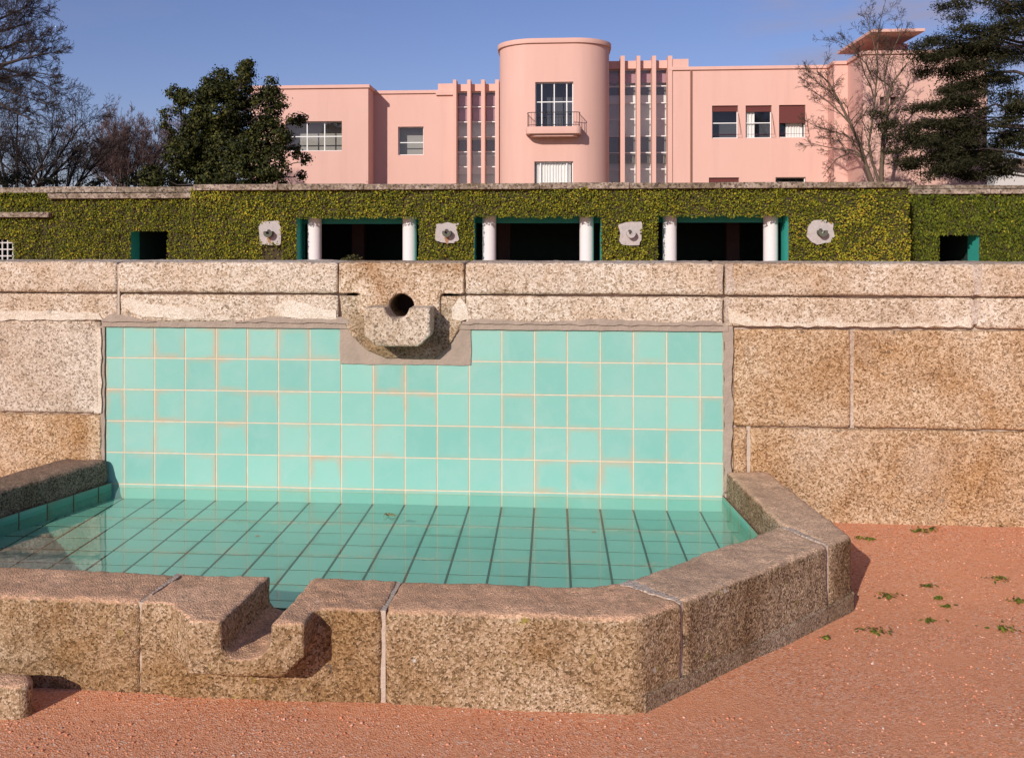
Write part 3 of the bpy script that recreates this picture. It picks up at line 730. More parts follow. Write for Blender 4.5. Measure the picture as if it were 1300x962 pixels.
cap(wx(1154,YTR-.15), wx(1800,YTR-.15), YTR-.15, YTR+.6, wz(1230,246.3,YTR-.15), wz(1230,240,YTR-.15))
# lattice in the left opening
mb = MB()
for i in range(6):
    x = lerp(gl_[0], gl_[1], (i+.5)/6); mb.box(x-.018, x+.018, YTL+.05, YTL+.10, gl_[2], gl_[3])
for i in range(5):
    z = lerp(gl_[2], gl_[3], (i+.5)/5); mb.box(gl_[0], gl_[1], YTL+.052, YTL+.098, z-.018, z+.018)
mb.build('lattice', M['lattice'], ter)
# plaster plaques with stone spouts
plq = [(344,296,15,15), (568.5,295.5,14,13), (800,296.5,14,15), (1041,295,16,15)]
plab = ['plaque with dark rusty spout', 'squarish plaque with dark spout', 'plaque with whitewashed spout', 'roughly round plaque with dark spout']
zones = []
for k, (px, py, w, h) in enumerate(plq):
    c = on_wall(px, py, YT); sx, sz = w/45.2*1.0, h/45.2*1.0
    pts = []
    for i in range(28):
        t = 2*math.pi*i/28; e = .35 if k < 3 else .8
        x, z = math.copysign(abs(math.cos(t))**e, math.cos(t)), math.copysign(abs(math.sin(t))**e, math.sin(t))
        q = 1+noise.noise((x*2.5, z*2.5, k*5.))*.22
        pts.append((c.x+x*sx*q, YT-.13, c.z+z*sz*q))
    pl = MB().prism(pts, (0,.14,0)).build('spout_plaque', M['plaque'], ter); pl['label'] = plab[k]
    zones.append((c.x, c.z, sx*1.0, sz*1.0))
    r_ = .125; mt = M['plaque'] if k == 2 else M['spout_dark']; zz_ = c.z+.0
    n = 18; prof = [(c.x+r_*math.cos(t), zz_+r_*math.sin(t)) for t in [math.pi*.86+math.pi*1.28*i/n for i in range(n+1)]]
    inn = [(c.x+r_*.45*math.cos(t), zz_+.02+r_*.45*math.sin(t)) for t in [math.pi*2.14-math.pi*1.28*i/n for i in range(n+1)]]
    ring = prof+inn; m_ = len(ring); y0, y1 = YT-.13-.20, YT-.13
    mb = MB()
    q = [(x, y0, z) for x, z in ring]+[(x, y1, z) for x, z in ring]
    fs = []
    for i in range(n):
        a, b_ = i, i+1; c1, d1 = m_-1-i, m_-2-i
        fs += [(a,b_,d1,c1), (m_+a,m_+c1,m_+d1,m_+b_)]
    fs += [(i,(i+1)%m_,m_+(i+1)%m_,m_+i) for i in range(m_)]
    mb.add(q, fs); sp = mb.build('spout', mt, pl)
    MB().tube([(c.x-.02,YT-.145,zz_+.05),(c.x-.02,YT-.1315,zz_+.05)], .055, 14).build('spout_hole_shade', M['inner2'], pl)  # solid dark disc, painting the shade of a hole onto the plaque
    if k != 3:
        patch('rust_stain', [(c.x-.07,zz_-.1),(c.x+.05,zz_-.1),(c.x+.04,zz_-.30),(c.x-.06,zz_-.28)], YT-.134, .004, M['rust'] if k != 2 else M['plaque'], pl, .02)
# bare stem strip below the left plaque is left thinly leaved

def ivy(name, label, regions, n_per, pal, prob, size, yellow=None, hang=0., thin=None, thick=.10):
    Cs_, Ns_, Ls_, Cl_ = [], [], [], []
    for (x0, x1, z0, z1, Y) in regions:
        n = int((x1-x0)*(z1-z0)*n_per)
        X_ = rng.uniform(x0, x1, n); Z_ = rng.uniform(z0, z1, n)
        bul = np.array([noise.noise((a*.9, b*.9, 5))*.5+noise.noise((a*3.2, b*3.2, 9))*.5 for a, b in zip(X_, Z_)])
        keep = np.ones(n, bool)
        if thin is not None: keep &= thin(X_, Z_)
        edge = np.array([noise.noise((a*7, b*7, 2)) for a, b in zip(X_, Z_)])
        keep &= rng.random(n) < np.clip(.92+edge*.45+bul*.25, .18, 1)
        dep = rng.random(n)**.7*thick+np.clip(bul,-.35,1)*.17
        X_, Z_, dep, bul = X_[keep], Z_[keep], dep[keep], bul[keep]; n = len(X_)
        C = np.stack([X_, Y-.02-dep, Z_], 1)
        Nn = np.stack([rng.normal(-.1,.55,n), -1+rng.normal(0,.25,n), rng.normal(.35,.5,n)], 1)
        c_ = pick(pal, prob, n)
        yf_ = yellow(X_, Z_) if yellow is not None else np.zeros(n)
        patchn = np.array([noise.noise((a*1.6, b*1.6, 21)) for a, b in zip(X_, Z_)])
        isy = rng.random(n) < np.clip(yf_*(.6+1.3*patchn)*(dep/thick*1.4), 0, .8)
        c_[isy] = pick([(.44,.34,.03),(.33,.31,.03),(.36,.22,.03)], [.42,.48,.10], int(isy.sum()))
        Cs_.append(C); Ns_.append(Nn); Ls_.append(size*rng.uniform(.6,1.35,n)); Cl_.append(c_)
    C, Nn, L, Cc = map(np.concatenate, (Cs_, Ns_, Ls_, Cl_))
    V, Fq, Cq = leaf_quads(C, Nn, L*(1+hang), L*.85, Cc, up=np.array([[0,0,-1.2]]) if hang else None)
    o = link(name, fast_mesh(name, V, Fq, Cq), M['ivy']); return props(o, label, 'ivy')
def openz(X_, Z_):
    k = np.ones(len(X_), bool)
    for (a,b,c,d) in opn:
        jz = np.array([noise.noise((x*4,1,0))*.05 for x in X_]); jx = np.array([noise.noise((z*4,2,0))*.04 for z in Z_])
        k &= ~((X_ > a+.02+jx) & (X_ < b-.02+jx) & (Z_ < d-.055+jz*1.6))
    for (cx, cz, sx, sz) in zones:
        k &= ~((np.abs(X_-cx)/(sx*.90))**4+(np.abs(Z_-cz)/(sz*.90))**4 < 1-.35*rng.random(len(X_)))
    cx, cz = zones[0][0], zones[0][1]
    bare = (np.abs(X_-cx-.05) < .28) & (Z_ < cz-.35)
    k &= ~(bare & (rng.random(len(X_)) < .88))
    return k
def yel(X_, Z_):
    x0, x1 = wx(245,YT), wx(1152,YT); t = (X_-x0)/(x1-x0)
    low = np.clip((2.6-Z_)/1.2, 0, 1)
    return .13+.16*np.clip((.25-t)/.25,0,1)+.62*np.clip((t-.83)/.12,0,1)*(.45+.55*low)
PAL = [(.066,.082,.010),(.135,.145,.013),(.235,.222,.018),(.34,.29,.025),(.075,.055,.03)]
ivy('ivy', 'yellowing green ivy covering the middle of the terrace wall around the columned openings', [(wx(243,YT), wx(1154,YT), .55, wz(700,237.5,YT), YT)], 1350, PAL, [.28,.34,.22,.08,.08], .050, yel, thin=openz)
def dlz(X_, Z_):
    k = ~((X_ > dl[0]+.02) & (X_ < dl[1]-.02) & (Z_ < dl[3]-.02)); a = (gl_[0]+gl_[1])/2
    rr = (gl_[1]-gl_[0])/2
    k &= ~((np.abs(X_-a) < rr) & (Z_ < gl_[3]-.18+.18*np.sqrt(np.clip(1-((X_-a)/rr)**2,0,1)))); return k
ivy('ivy', 'dense olive ivy on the stepped wall left of the openings, under grey ledges', [(wx(-300,YTL), wx(247,YTL), .55, wz(150,251,YTL), YTL), (wx(-300,YTL), wx(62,YTL), wz(30,262,YTL), wz(30,245,YTL), YTL)], 1350, PAL, [.30,.37,.19,.06,.08], .048, lambda x, z: .13+0*x, thin=dlz)
drz = lambda X_, Z_: ~((X_ > dr[0]+.02) & (X_ < dr[1]-.02) & (Z_ < dr[3]-.02))
ivy('ivy', 'smooth deep green creeper on the recessed wall at the far right', [(wx(1150,YTR), wx(1560,YTR), .55, wz(1230,247.5,YTR), YTR)], 1300, [(.058,.078,.010),(.108,.128,.013),(.17,.18,.018),(.06,.05,.02)], [.34,.38,.18,.10], .05, lambda x, z: .03+0*x, hang=.9, thin=drz)

# clipped bush behind the fountain wall
c = on_wall(447, 330, 20.0)
n = 6000; a = rng.normal(size=(n,3)); a /= np.linalg.norm(a, axis=1, keepdims=True); a[:,2] = np.abs(a[:,2])
rad = np.array([.55,.55,.95])*rng.uniform(.82,1.03,(n,1))
C = a*rad+np.array([c.x, 20.0, c.z-.86])
tb = thing('clipped_bush', (c.x, 20.0, 0), 'low rounded brownish bush showing just above the granite coping', 'bush')
V, Fq, Cq = leaf_quads(C, a+rng.normal(size=(n,3))*.5, rng.uniform(.03,.06,n), rng.uniform(.03,.05,n), pick([(.07,.06,.02),(.12,.09,.03),(.05,.06,.02)], [.4,.3,.3], n))
link('foliage', fast_mesh('foliage', V, Fq, Cq), M['leaf'], tb); 
MB().tube([(c.x,20,0),(c.x,20,c.z-.3)], [.06,.03], 7).build('stem', M['bark'], tb)

# ================================================================== PINK HOUSE
house = thing('pink_house', (wx(700,55), 57, ZT), 'long pink modernist villa with a round-cornered bay, tall glazed fins and flat roofs', 'house')
PK = M['pink']
def block(px0, px1, ytop, pref, Y, depth, wins=(), cornice=True, base=ZT, name='wall', left_ext=0, right_ext=0):
    x0, x1 = wx(px0,Y)-left_ext, wx(px1,Y)+right_ext; zt_ = wz(pref, ytop, Y)
    op = [(wx(a,Y), wx(b,Y), max(base, wz((a+b)/2,d,Y)), wz((a+b)/2,c,Y)) for a,b,c,d in wins]
    mb = gridwall(lambda s_, d: (s_, Y+d), [x0,x1], [base, zt_], op, .30)
    for x in (x0, x1): mb.add([(x,Y+.3,base),(x,Y+depth,base),(x,Y+depth,zt_),(x,Y+.3,zt_)], [(0,1,2,3)])
    mb.add([(x0,Y+depth,base),(x1,Y+depth,base),(x1,Y+depth,zt_),(x0,Y+depth,zt_)], [(0,1,2,3)])
    mb.add([(x0,Y+.3,zt_-.25),(x1,Y+.3,zt_-.25),(x1,Y+depth,zt_-.25),(x0,Y+depth,zt_-.25)], [(0,1,2,3)])
    gw_build(mb, name, PK, house)
    if cornice:
        m2 = MB(); m2.box(x0-.10, x1+.10, Y-.12, Y+depth, zt_+.003, zt_+.20); m2.build('cornice', PK, house, bevel=.02)
    return op
def window(op, Y, vb=(), hb=(), inset=.20, parent=None, fw=.05, blind=0, curtain=None, room=None, rdepth=1.2, xy=None, btilt=0, edge=(1,1,1,1)):
    x0, x1, z0, z1 = op; Yf = Y+inset
    fr = MB(); e = .002
    if edge[0]: fr.box(x0+e, x0+fw, Yf, Yf+.06, z0+e, z1-e)
    if edge[1]: fr.box(x1-fw, x1-e, Yf, Yf+.06, z0+e, z1-e)
    if edge[2]: fr.box(x0+fw+e, x1-fw-e, Yf+.002, Yf+.058, z0+e, z0+fw)
    if edge[3]: fr.box(x0+fw+e, x1-fw-e, Yf+.002, Yf+.058, z1-fw, z1-e)
    for v in vb: x = lerp(x0,x1,v); fr.box(x-fw*.6, x+fw*.6, Yf+.003, Yf+.057, z0+fw, z1-fw)
    for h in hb: z = lerp(z1,z0,h); fr.box(x0+fw, x1-fw, Yf+.005, Yf+.055, z-fw*.55, z+fw*.55)
    w = thing('window', (x0, Yf, z0), None, None); w.parent = house; w.location = Vector((x0,Yf,z0))-house.location
    w_ = fr.build('frame', M['frame'], w)
    MB().add([(x0+.01,Yf+.03,z0+.01),(x1-.01,Yf+.03,z0+.01),(x1-.01,Yf+.03,z1-.01),(x0+.01,Yf+.03,z1-.01)], [(0,1,2,3)]).build('pane', M['glass'], w)
    rm = MB().add([(x0-.15,Yf+.1,z0-.1),(x1+.15,Yf+.1,z0-.1),(x1+.15,Yf+rdepth,z0-.1),(x0-.15,Yf+rdepth,z0-.1),(x0-.15,Yf+.1,z1+.1),(x1+.15,Yf+.1,z1+.1),(x1+.15,Yf+rdepth,z1+.1),(x0-.15,Yf+rdepth,z1+.1)], [(0,1,2,3),(4,7,6,5),(1,2,6,5),(2,3,7,6),(3,0,4,7)])
    rm.build('inner_room', M[room or 'room'], w)
    if blind:
        zb = lerp(z1,z0,blind); yb = Yf-.06-btilt
        MB().add([(x0+.03,Yf-.06,z1-.01),(x1-.03,Yf-.06,z1-.01),(x1-.03,yb,zb),(x0+.03,yb,zb),(x0+.03,Yf-.03,z1-.01),(x1-.03,Yf-.03,z1-.01),(x1-.03,yb+.03,zb),(x0+.03,yb+.03,zb)],
            [(0,1,2,3),(7,6,5,4),(0,4,5,1),(1,5,6,2),(2,6,7,3),(3,7,4,0)]).build('blind', M['blind'], w)
    for (a, b) in (curtain or ()):
        xa, xb = lerp(x0,x1,a), lerp(x0,x1,b); n = max(10, int((xb-xa)*34)); mb = MB()
        P_ = [(lerp(xa,xb,i/n), Yf+.16+.035*math.sin(i*1.15+.6*math.sin(i*.31))) for i in range(n+1)]
        mb.add([(x,y,z0+.02) for x,y in P_]+[(x,y,z1-.02) for x,y in P_], [(i,i+1,n+2+i,n+1+i) for i in range(n)])
        mb.build('curtain', M['curtain'], w, True)
    return w
# left block
YA = 56.5
o_ = block(318, 467.5, 112.3, 440, YA, 7, [(362,434,154.2,191.8)])
window(o_[0], YA, (.37,.68), (.5,), room='roompale', inset=.26, rdepth=1.0)
# left set-back wing
YB = 58.3
o_ = block(467, 576, 119.3, 520, YB, 6, [(505.3,537.6,161,197)])
window(o_[0], YB, (), (.55,), room='roompale', inset=.22, rdepth=.7)
x0 = wx(556,YB); zz0 = wz(565,118.4,YB)
MB().box(x0, wx(576,YB), YB+.02, YB+4, zz0+.05, wz(565,106.3,YB)).build('parapet', PK, house)
MB().box(wx(553.5,YB), wx(576,YB), YB-.16, YB+.3, zz0-.14, zz0+.09).build('cornice', PK, house, bevel=.02)
# glazed fin screens
def screen(px0, px1, ytop, ypar, fins, rows_, ref, pale_rows, blind_rows, finh, skip=()):
    Yg = 58.75; x0, x1 = wx(px0,Yg), wx(px1,Yg); zt_ = wz(ref, ytop, Yg)
    MB().box(x0-.3, x1+.0, Yg-.35, Yg+4, zt_+.003, wz(ref, ypar, Yg-.35)).build('parapet', PK, house)
    for a, b in fins:
        xa, xb = wx(a,57.9), wx(b,57.9)
        MB().box(xa, xb, 57.9, Yg+.1, ZT, wz((a+b)/2, finh, 57.9)).build('fin', PK, house, bevel=.012)
    edges = [x0]+[wx((a+b)/2,58.3) for a,b in fins]+[x1]
    edges = sorted(edges); zs_ = [wz(ref, y, Yg) for y in rows_]
    for i in range(len(edges)-1):
        if edges[i+1]-edges[i] < .2: continue
        a, b = edges[i]+.09, edges[i+1]-.09
        hb = [(zt_-z)/(zt_-ZT) for z in zs_]
        w = window((a,b,ZT,zt_), Yg, (), hb, inset=.0, fw=.055, room=rmat, rdepth=.62, edge=(i == 0 or 1,1,0,1))
        for (za, zb_, key, yo) in pale_rows+blind_rows:
            zA, zB = wz(ref, za, Yg+.3), wz(ref, zb_, Yg+.3)
            MB().box(a+.02, b-.02, Yg+yo, Yg+yo+.02, zB, zA).build('blind' if key == 'mauve' else 'inner_panel', M[key], w)
        mb = MB(); zr0, zr1 = wz(ref, rail[1], Yg+.6), wz(ref, rail[0], Yg+.6); n = 9
        for k in range(n): xx = lerp(a,b,(k+.5)/n); mb.box(xx-.016, xx+.016, Yg+.30, Yg+.33, zr0, zr1)
        mb.box(a, b, Yg+.29, Yg+.34, zr1, zr1+.05)
        mb.build('railing', M[railmat], w)
rail, railmat, rmat = (199,211), 'curtain', 'roomgrey'
screen(576, 636, 117, 107, [(575,579.3),(593,597.4),(610.7,615.4),(628.6,633.3)], (136,155,174,193,212), 600, [(210,221,'curtain',.4),(178,193,'roomdark',.5),(174.5,177,'blindpale',.45)], [(121,135,'mauve',.16),(137,154,'mauve',.16)], 101.3)
rail, railmat, rmat = (197,208), 'roompale', 'roomgrey'
screen(770, 853, 88.5, 77.3, [(787.7,793.3),(808.3,813),(828,833),(848,853.6)], (109.7,131,151.5,173,194,215), 815, [(121,130,'curtain',.4),(111,120,'roomdark',.5),(173,207,'roomdark',.5)], [(94,106,'mauve',.16)], 71)
# right wing
YC = 58.0
wins = [(904,937,134.2,175.6),(946.6,979.7,134,175.4),(989,1022.6,133.4,174.8),(900,938.3,225.5,250),(984.5,1023,225,250)]
o_ = block(850.5, 1060, 89.2, 900, YC, 8, wins)
window(o_[0], YC, (), (.53,), blind=.18, inset=.18)
window(o_[1], YC, (), (.53,), blind=.19, curtain=((.06,.38),), inset=.18)
window(o_[2], YC, (), (.53,), blind=.56, curtain=((.30,.93),), inset=.18, btilt=.16)
window(o_[3], YC, (), (), blind=.3, inset=.2); window(o_[4], YC, (), (), inset=.2)
for k in range(3):      # thin blind arms
    x1 = o_[k][1]; z0, z1 = o_[k][2], o_[k][3]
    MB().tube([(x1+.02,YC-.01,lerp(z1,z0,.25)),(x1+.10,YC-.32,z0+.18)], .012, 5).tube([(o_[k][0],YC-.30,z0+.19),(x1+.10,YC-.32,z0+.18)], .010, 5).build('blind_arm', M['blind'], house)
MB().box(wx(850,YC), wx(874,YC), YC-.02, YC+4, wz(860,88.2,YC)+.02, wz(860,75.3,YC)).build('parapet', PK, house)
MB().tube([(wx(877,YC),YC-.09,ZT),(wx(877,YC),YC-.09,wz(877,90,YC))], .055, 10).build('downpipe', M['pipe'], house, True)
# bay with rounded corners
YBAY, RB = 55.0, 2.15
xa, xb = wx(634.5,YBAY+RB), wx(773.2,YBAY+RB); flat0, flat1 = xa+RB, xb-RB; q_ = RB*math.pi/2
Lback = 2.6
def bay(s_, d):
    # s measured from the left end of the flat front
    w = flat1-flat0; r = RB-d
    if s_ < -q_: return (xa+d, YBAY+RB+(-q_-s_))
    if s_ < 0: a = -s_/RB; return (flat0-r*math.sin(a), YBAY+RB-r*math.cos(a))
    if s_ <= w: return (flat0+s_, YBAY+d)
    if s_ <= w+q_: a = (s_-w)/RB; return (flat1+r*math.sin(a), YBAY+RB-r*math.cos(a))
    return (xb-d, YBAY+RB+(s_-w-q_))
w_ = flat1-flat0
ss = [-q_-Lback]+[-q_+q_*i/20 for i in range(21)]+[w_+q_*i/20 for i in range(21)]+[w_+q_+Lback]
zbt = wz(703, 55, YBAY)
dx0, dx1 = wx(679.5,YBAY), wx(727.8,YBAY)
gx0, gx1 = wx(678.3,YBAY), wx(727.5,YBAY)
zd0, zd1 = wz(703,163.2,YBAY), wz(703,104.2,YBAY)
S = lambda x: x-flat0
ops = [(S(dx0), S(dx1), zd0, zd1), (S(gx0), S(gx1), ZT, wz(703,205,YBAY))]
mb = gridwall(bay, ss, [ZT, zbt], ops, .30)
me_o = gw_build(mb, 'bay_wall', PK, house)
bm = bmesh.new(); bm.from_mesh(me_o.data)
for f in bm.faces: f.smooth = True
for e in bm.edges: e.smooth = e.calc_face_angle(0) < R(25)
bm.to_mesh(me_o.data); bm.free()
mb = MB(); outl = [bay(s_, -.12) for s_ in ss]
mb.prism([(x,y,zbt+.003) for x,y in outl], (0,0,.27)); mb.build('cornice', PK, house, True, bevel=.02)
window((dx0,dx1,zd0,zd1), YBAY, (.17,.5,.83), (.42,), inset=.22, room='room', curtain=None)
window((gx0,gx1,ZT,wz(703,205,YBAY)), YBAY, (.16,.84), (), inset=.2, curtain=((.05,.95),))
# balcony
bx0, bx1 = wx(667.5,54.2), wx(738.5,54.2)
bal = thing('balcony', ((bx0+bx1)/2, 54.5, zd0-.4), None, None); bal.parent = house; bal.location = Vector(((bx0+bx1)/2,54.5,zd0-.4))-house.location
def rrect(x0, x1, y0, y1, r):
    pts = [(x1,y1),(x0,y1)]
    pts += [(x0+r-r*math.cos(a), y0+r-r*math.sin(a)) for a in [math.pi/2*i/8 for i in range(9)]]
    pts += [(x1-r+r*math.sin(a), y0+r-r*math.cos(a)) for a in [math.pi/2*i/8 for i in range(9)]]
    return pts
yb0 = 53.95
MB().prism([(x,y,zd0-.40) for x,y in rrect(bx0,bx1,yb0,YBAY+.02,.35)], (0,0,.40)).build('slab', PK, bal, True, bevel=.03)
MB().prism([(x,y,zd0-.53) for x,y in rrect(bx0+.25,bx1-.25,yb0+.22,YBAY+.02,.35)], (0,0,.128)).build('slab_foot', PK, bal, True)
rl = MB(); path = rrect(bx0+.10,bx1-.10,yb0+.10,YBAY-.02,.28)[1:]+[rrect(bx0+.10,bx1-.10,yb0+.10,YBAY-.02,.28)[0]]
rl.tube([(x,y,zd0+.80) for x,y in path], .022, 6); rl.tube([(x,y,zd0+.10) for x,y in path], .014, 5)
dist = 0; nxt = 0
for (xA,yA),(xB,yB) in zip(path[:-1], path[1:]):
    L = math.hypot(xB-xA, yB-yA); t = 0
    while nxt <= dist+L:
        t = (nxt-dist)/L; x, y = lerp(xA,xB,t), lerp(yA,yB,t); rl.tube([(x,y,zd0),(x,y,zd0+.8)], .009, 5); nxt += .17
    dist += L
rl.build('railing', M['iron'], bal)
# right-hand projecting blocks and the tower canopy
block(1059, 1096, 82.3, 1075, 56.7, 9)
block(1096, 1253, 69.5, 1120, 53.9, 13, [(1130,1138,123,134),(1117,1123.5,123,134)])
for a, b in ((1130,1138),(1117,1123.5)):
    MB().box(wx(a,53.9), wx(b,53.9), 54.15, 54.19, wz(1125,134,53.9), wz(1125,123,53.9)).build('vent_window', M['inner2'], house)
yc0, yc1 = 52.3, 58.6
cx0, cx1 = wx(1107,yc0), wx(1174.5,yc0); zcn = wz(1140,40.5,yc0)
MB().box(cx0, cx1, yc0, yc1, zcn, zcn+.16).build('canopy', PK, house, bevel=.02)
MB().box(wx(1116,55.5), wx(1153,55.5), 55.5, 58, wz(1120,69.5,53.9), zcn-.003).build('tower', PK, house, bevel=.03)

# ================================================================== TREES
def tree(name, label, base, br, mats, group=None, cat='tree'):
    t = thing(name, base, label, cat, group); a, b = br.split()
    link('trunk', a.mesh('trunk'), mats[0], t, True)
    if b.seg: link('crown', b.mesh('crown'), mats[1], t, True)
    return t
# big bare tree, trunk off to the left
def limb(br, Y, P, pts, r0, r1, nk, kl, lvl=0, up=.35, back=.7, lv2=2):
    Pp = [on_wall(*p_, Y) for p_ in pts]
    for i in range(len(Pp)-1):
        for k in range(3):
            t0 = (i+k/3)/(len(Pp)-1); t1 = (i+(k+1)/3)/(len(Pp)-1)
            br.seg.append((Pp[i].lerp(Pp[i+1], k/3), Pp[i].lerp(Pp[i+1], (k+1)/3), lerp(r0,r1,t0), lerp(r0,r1,t1), lvl))
    for j in range(nk):
        t = .12+.88*(j+br.r.random())/nk; f = min(t, .999)*(len(Pp)-1); i = int(f); b = Pp[i].lerp(Pp[i+1], f-i)
        d = (Pp[i+1]-Pp[i]).normalized()
        sd = Vector((br.r.choice((-1,1))*br.r.uniform(.3,.8), br.r.uniform(-.7,.7), br.r.uniform(-.5,.6)+up))
        br.grow(b, d*back+sd, kl*br.r.uniform(.6,1.1)*(1.1-.4*t), max(.012, lerp(r0,r1,t)*.45), lv2, P)
Yb = 40.0; base = Vector((wx(-150,Yb), Yb, ZT)); br = Branches(11)
top = base+Vector((.3,0,11)); br.seg += [(base+(top-base)*(i/8), base+(top-base)*((i+1)/8), .42-.035*i, .42-.035*(i+1), 0) for i in range(8)]
PB = dict(kids=[0,0,6,5,3,0], wob=[.08,.08,.09,.10,.12], trop=[0,0,.02,.03,.03], ang=[(18,42),(18,42),(18,45)], ratio=[(.45,.7),(.45,.7),(.5,.85)], seg=8, minr=.0065, rr=.55, start=.1)
for pts, r0, n_, kl, up in (
    ([(-146,60),(-90,60),(-40,50),(0,40),(24,33),(46,25)],.13,20,1.7,.25),
    ([(-146,110),(-90,105),(-40,92),(0,83),(25,76),(51,69),(66,67)],.15,24,1.7,.15),
    ([(-146,100),(-90,92),(-40,80),(0,86),(20,92),(46,102),(72,116)],.10,20,1.5,-.25),
    ([(-146,140),(-90,130),(-40,118),(0,112),(30,122),(60,133)],.10,18,1.5,-.2),
    ([(-146,165),(-90,140),(-40,125),(0,132),(25,145),(55,158)],.13,20,1.6,.0),
    ([(-146,30),(-90,30),(-40,25),(0,24),(28,12),(40,6)],.11,18,1.6,.3),
    ([(-146,80),(-90,70),(-40,68),(0,62),(30,52),(56,50)],.10,20,1.6,.2),
    ([(-146,10),(-90,0),(-40,-8),(0,-10),(25,-18)],.12,16,1.7,.1),
    ([(-146,150),(-80,120),(-30,105),(10,98),(40,92),(66,95)],.09,18,1.5,.0)):
    limb(br, Yb, PB, pts, r0, .014, n_, kl, 1, up)
tree('bare_tree', 'tall bare tree at the left edge with long arching dark branches', base, br, (M['bark_dark'], M['bark_dark']))
# dark tangle below it
def bushy(px, Y, n, L, seed, spread, mats, name, label, lean=(0,0), kids=(7,6,5,4,0), trop=(.06,.03,.0,.0), rad=.10, minr=.008, ang=((18,45),(20,50),(25,60),(25,60)), wob=(.07,.1,.12,.14)):
    base = Vector((wx(px,Y), Y, ZT-.03)); br = Branches(seed)
    P = dict(kids=list(kids), wob=list(wob), trop=list(trop), ang=list(ang), ratio=[(.42,.68),(.42,.68),(.5,.8),(.5,.85)], seg=8, minr=minr, rr=.55, start=.25)
    for i in range(n):
        a = 2*math.pi*i/n+br.r.uniform(-.3,.3)
        d = Vector((math.cos(a)*spread+lean[0], math.sin(a)*spread*.8+lean[1], 1))
        br.grow(base+Vector((math.cos(a)*.15, math.sin(a)*.15, 0)), d, L*br.r.uniform(.8,1.1), rad, 0, P)
    return tree(name, label, base, br, mats)
BK = (M['bark_dark'], M['bark_dark'])
bushy(18, 48, 8, 5.6, 5, .80, BK, 'bare_tree', 'dark spreading bare tree with tangled branches below the tall left tree', rad=.11, kids=(9,6,5,3,0), minr=.0068)
bushy(72, 50, 7, 4.6, 8, .85, BK, 'bare_tree', 'low bare tree with curved limbs beside the reddish round-crowned tree', rad=.09, kids=(8,6,5,3,0), minr=.0068)
bushy(163, 60, 20, 5.6, 77, .52, (M['bark_red'], M['bark_red']), 'bare_tree', 'reddish bare tree with a round upright crown left of the evergreen', rad=.055, kids=(9,6,5,3,0), trop=(.03,.05,.06,.06), minr=.0072, ang=((12,34),(15,38),(18,42),(20,45)), wob=(.06,.08,.1,.11))
# slender bare tree before the right wing
Yt = 50.0; br = Branches(33)
def pxp(px, py, dy=0): return on_wall(px, py, Yt+dy)
PR = dict(kids=[0,8,8,6,0], wob=[.05,.09,.12,.14], trop=[0,.05,.03,.01], ang=[(20,45),(22,48),(25,55)], ratio=[(.5,.7),(.42,.62),(.42,.62)], seg=8, minr=.0058, rr=.55, start=.1)
limb(br, Yt, PR, [(1107,232),(1100,212),(1092,185),(1080,158),(1066,130),(1052,105),(1038,92)], .115, .03, 15, 2.0)
limb(br, Yt, PR, [(1119,232),(1119.5,205),(1121,175),(1124,150),(1127,125),(1133,105),(1145,90),(1152,80)], .115, .03, 14, 1.9)
limb(br, Yt, PR, [(1116,232),(1107,205),(1103,182),(1108,150),(1111,120),(1114,90),(1114,60),(1116,35),(1122,8)], .075, .015, 17, 1.7)
limb(br, Yt, PR, [(1111,128),(1106,112),(1098,95),(1092,75),(1085,58)], .04, .015, 9, 1.5)
limb(br, Yt, PR, [(1098,200),(1085,192),(1068,190),(1050,187),(1030,182)], .05, .015, 10, 1.6, up=.05)
limb(br, Yt, PR, [(1101,215),(1092,198),(1078,194),(1062,202),(1052,214),(1045,226)], .045, .012, 9, 1.2, up=-.3)
limb(br, Yt, PR, [(1080,158),(1068,145),(1050,128),(1032,116),(1018,108)], .05, .014, 10, 1.6, up=.1)
limb(br, Yt, PR, [(1092,185),(1075,172),(1050,165),(1030,158)], .04, .014, 9, 1.5, up=.1)
limb(br, Yt, PR, [(1127,125),(1122,100),(1128,75),(1140,50),(1146,32)], .045, .014, 9, 1.5)
limb(br, Yt, PR, [(1124,150),(1136,130),(1150,118),(1160,110)], .04, .014, 7, 1.3)
limb(br, Yt, PR, [(1112,110),(1100,82),(1082,62),(1062,52)], .035, .012, 8, 1.5)
limb(br, Yt, PR, [(1066,130),(1055,118),(1036,104),(1022,92)], .035, .012, 8, 1.4)
limb(br, Yt, PR, [(1113,75),(1108,50),(1102,30),(1098,15)], .028, .010, 7, 1.2)
tree('bare_tree', 'slender many-stemmed bare tree in front of the right wing of the pink house', pxp(1113,232), br, (M['bark_pale'], M['bark_mid']))

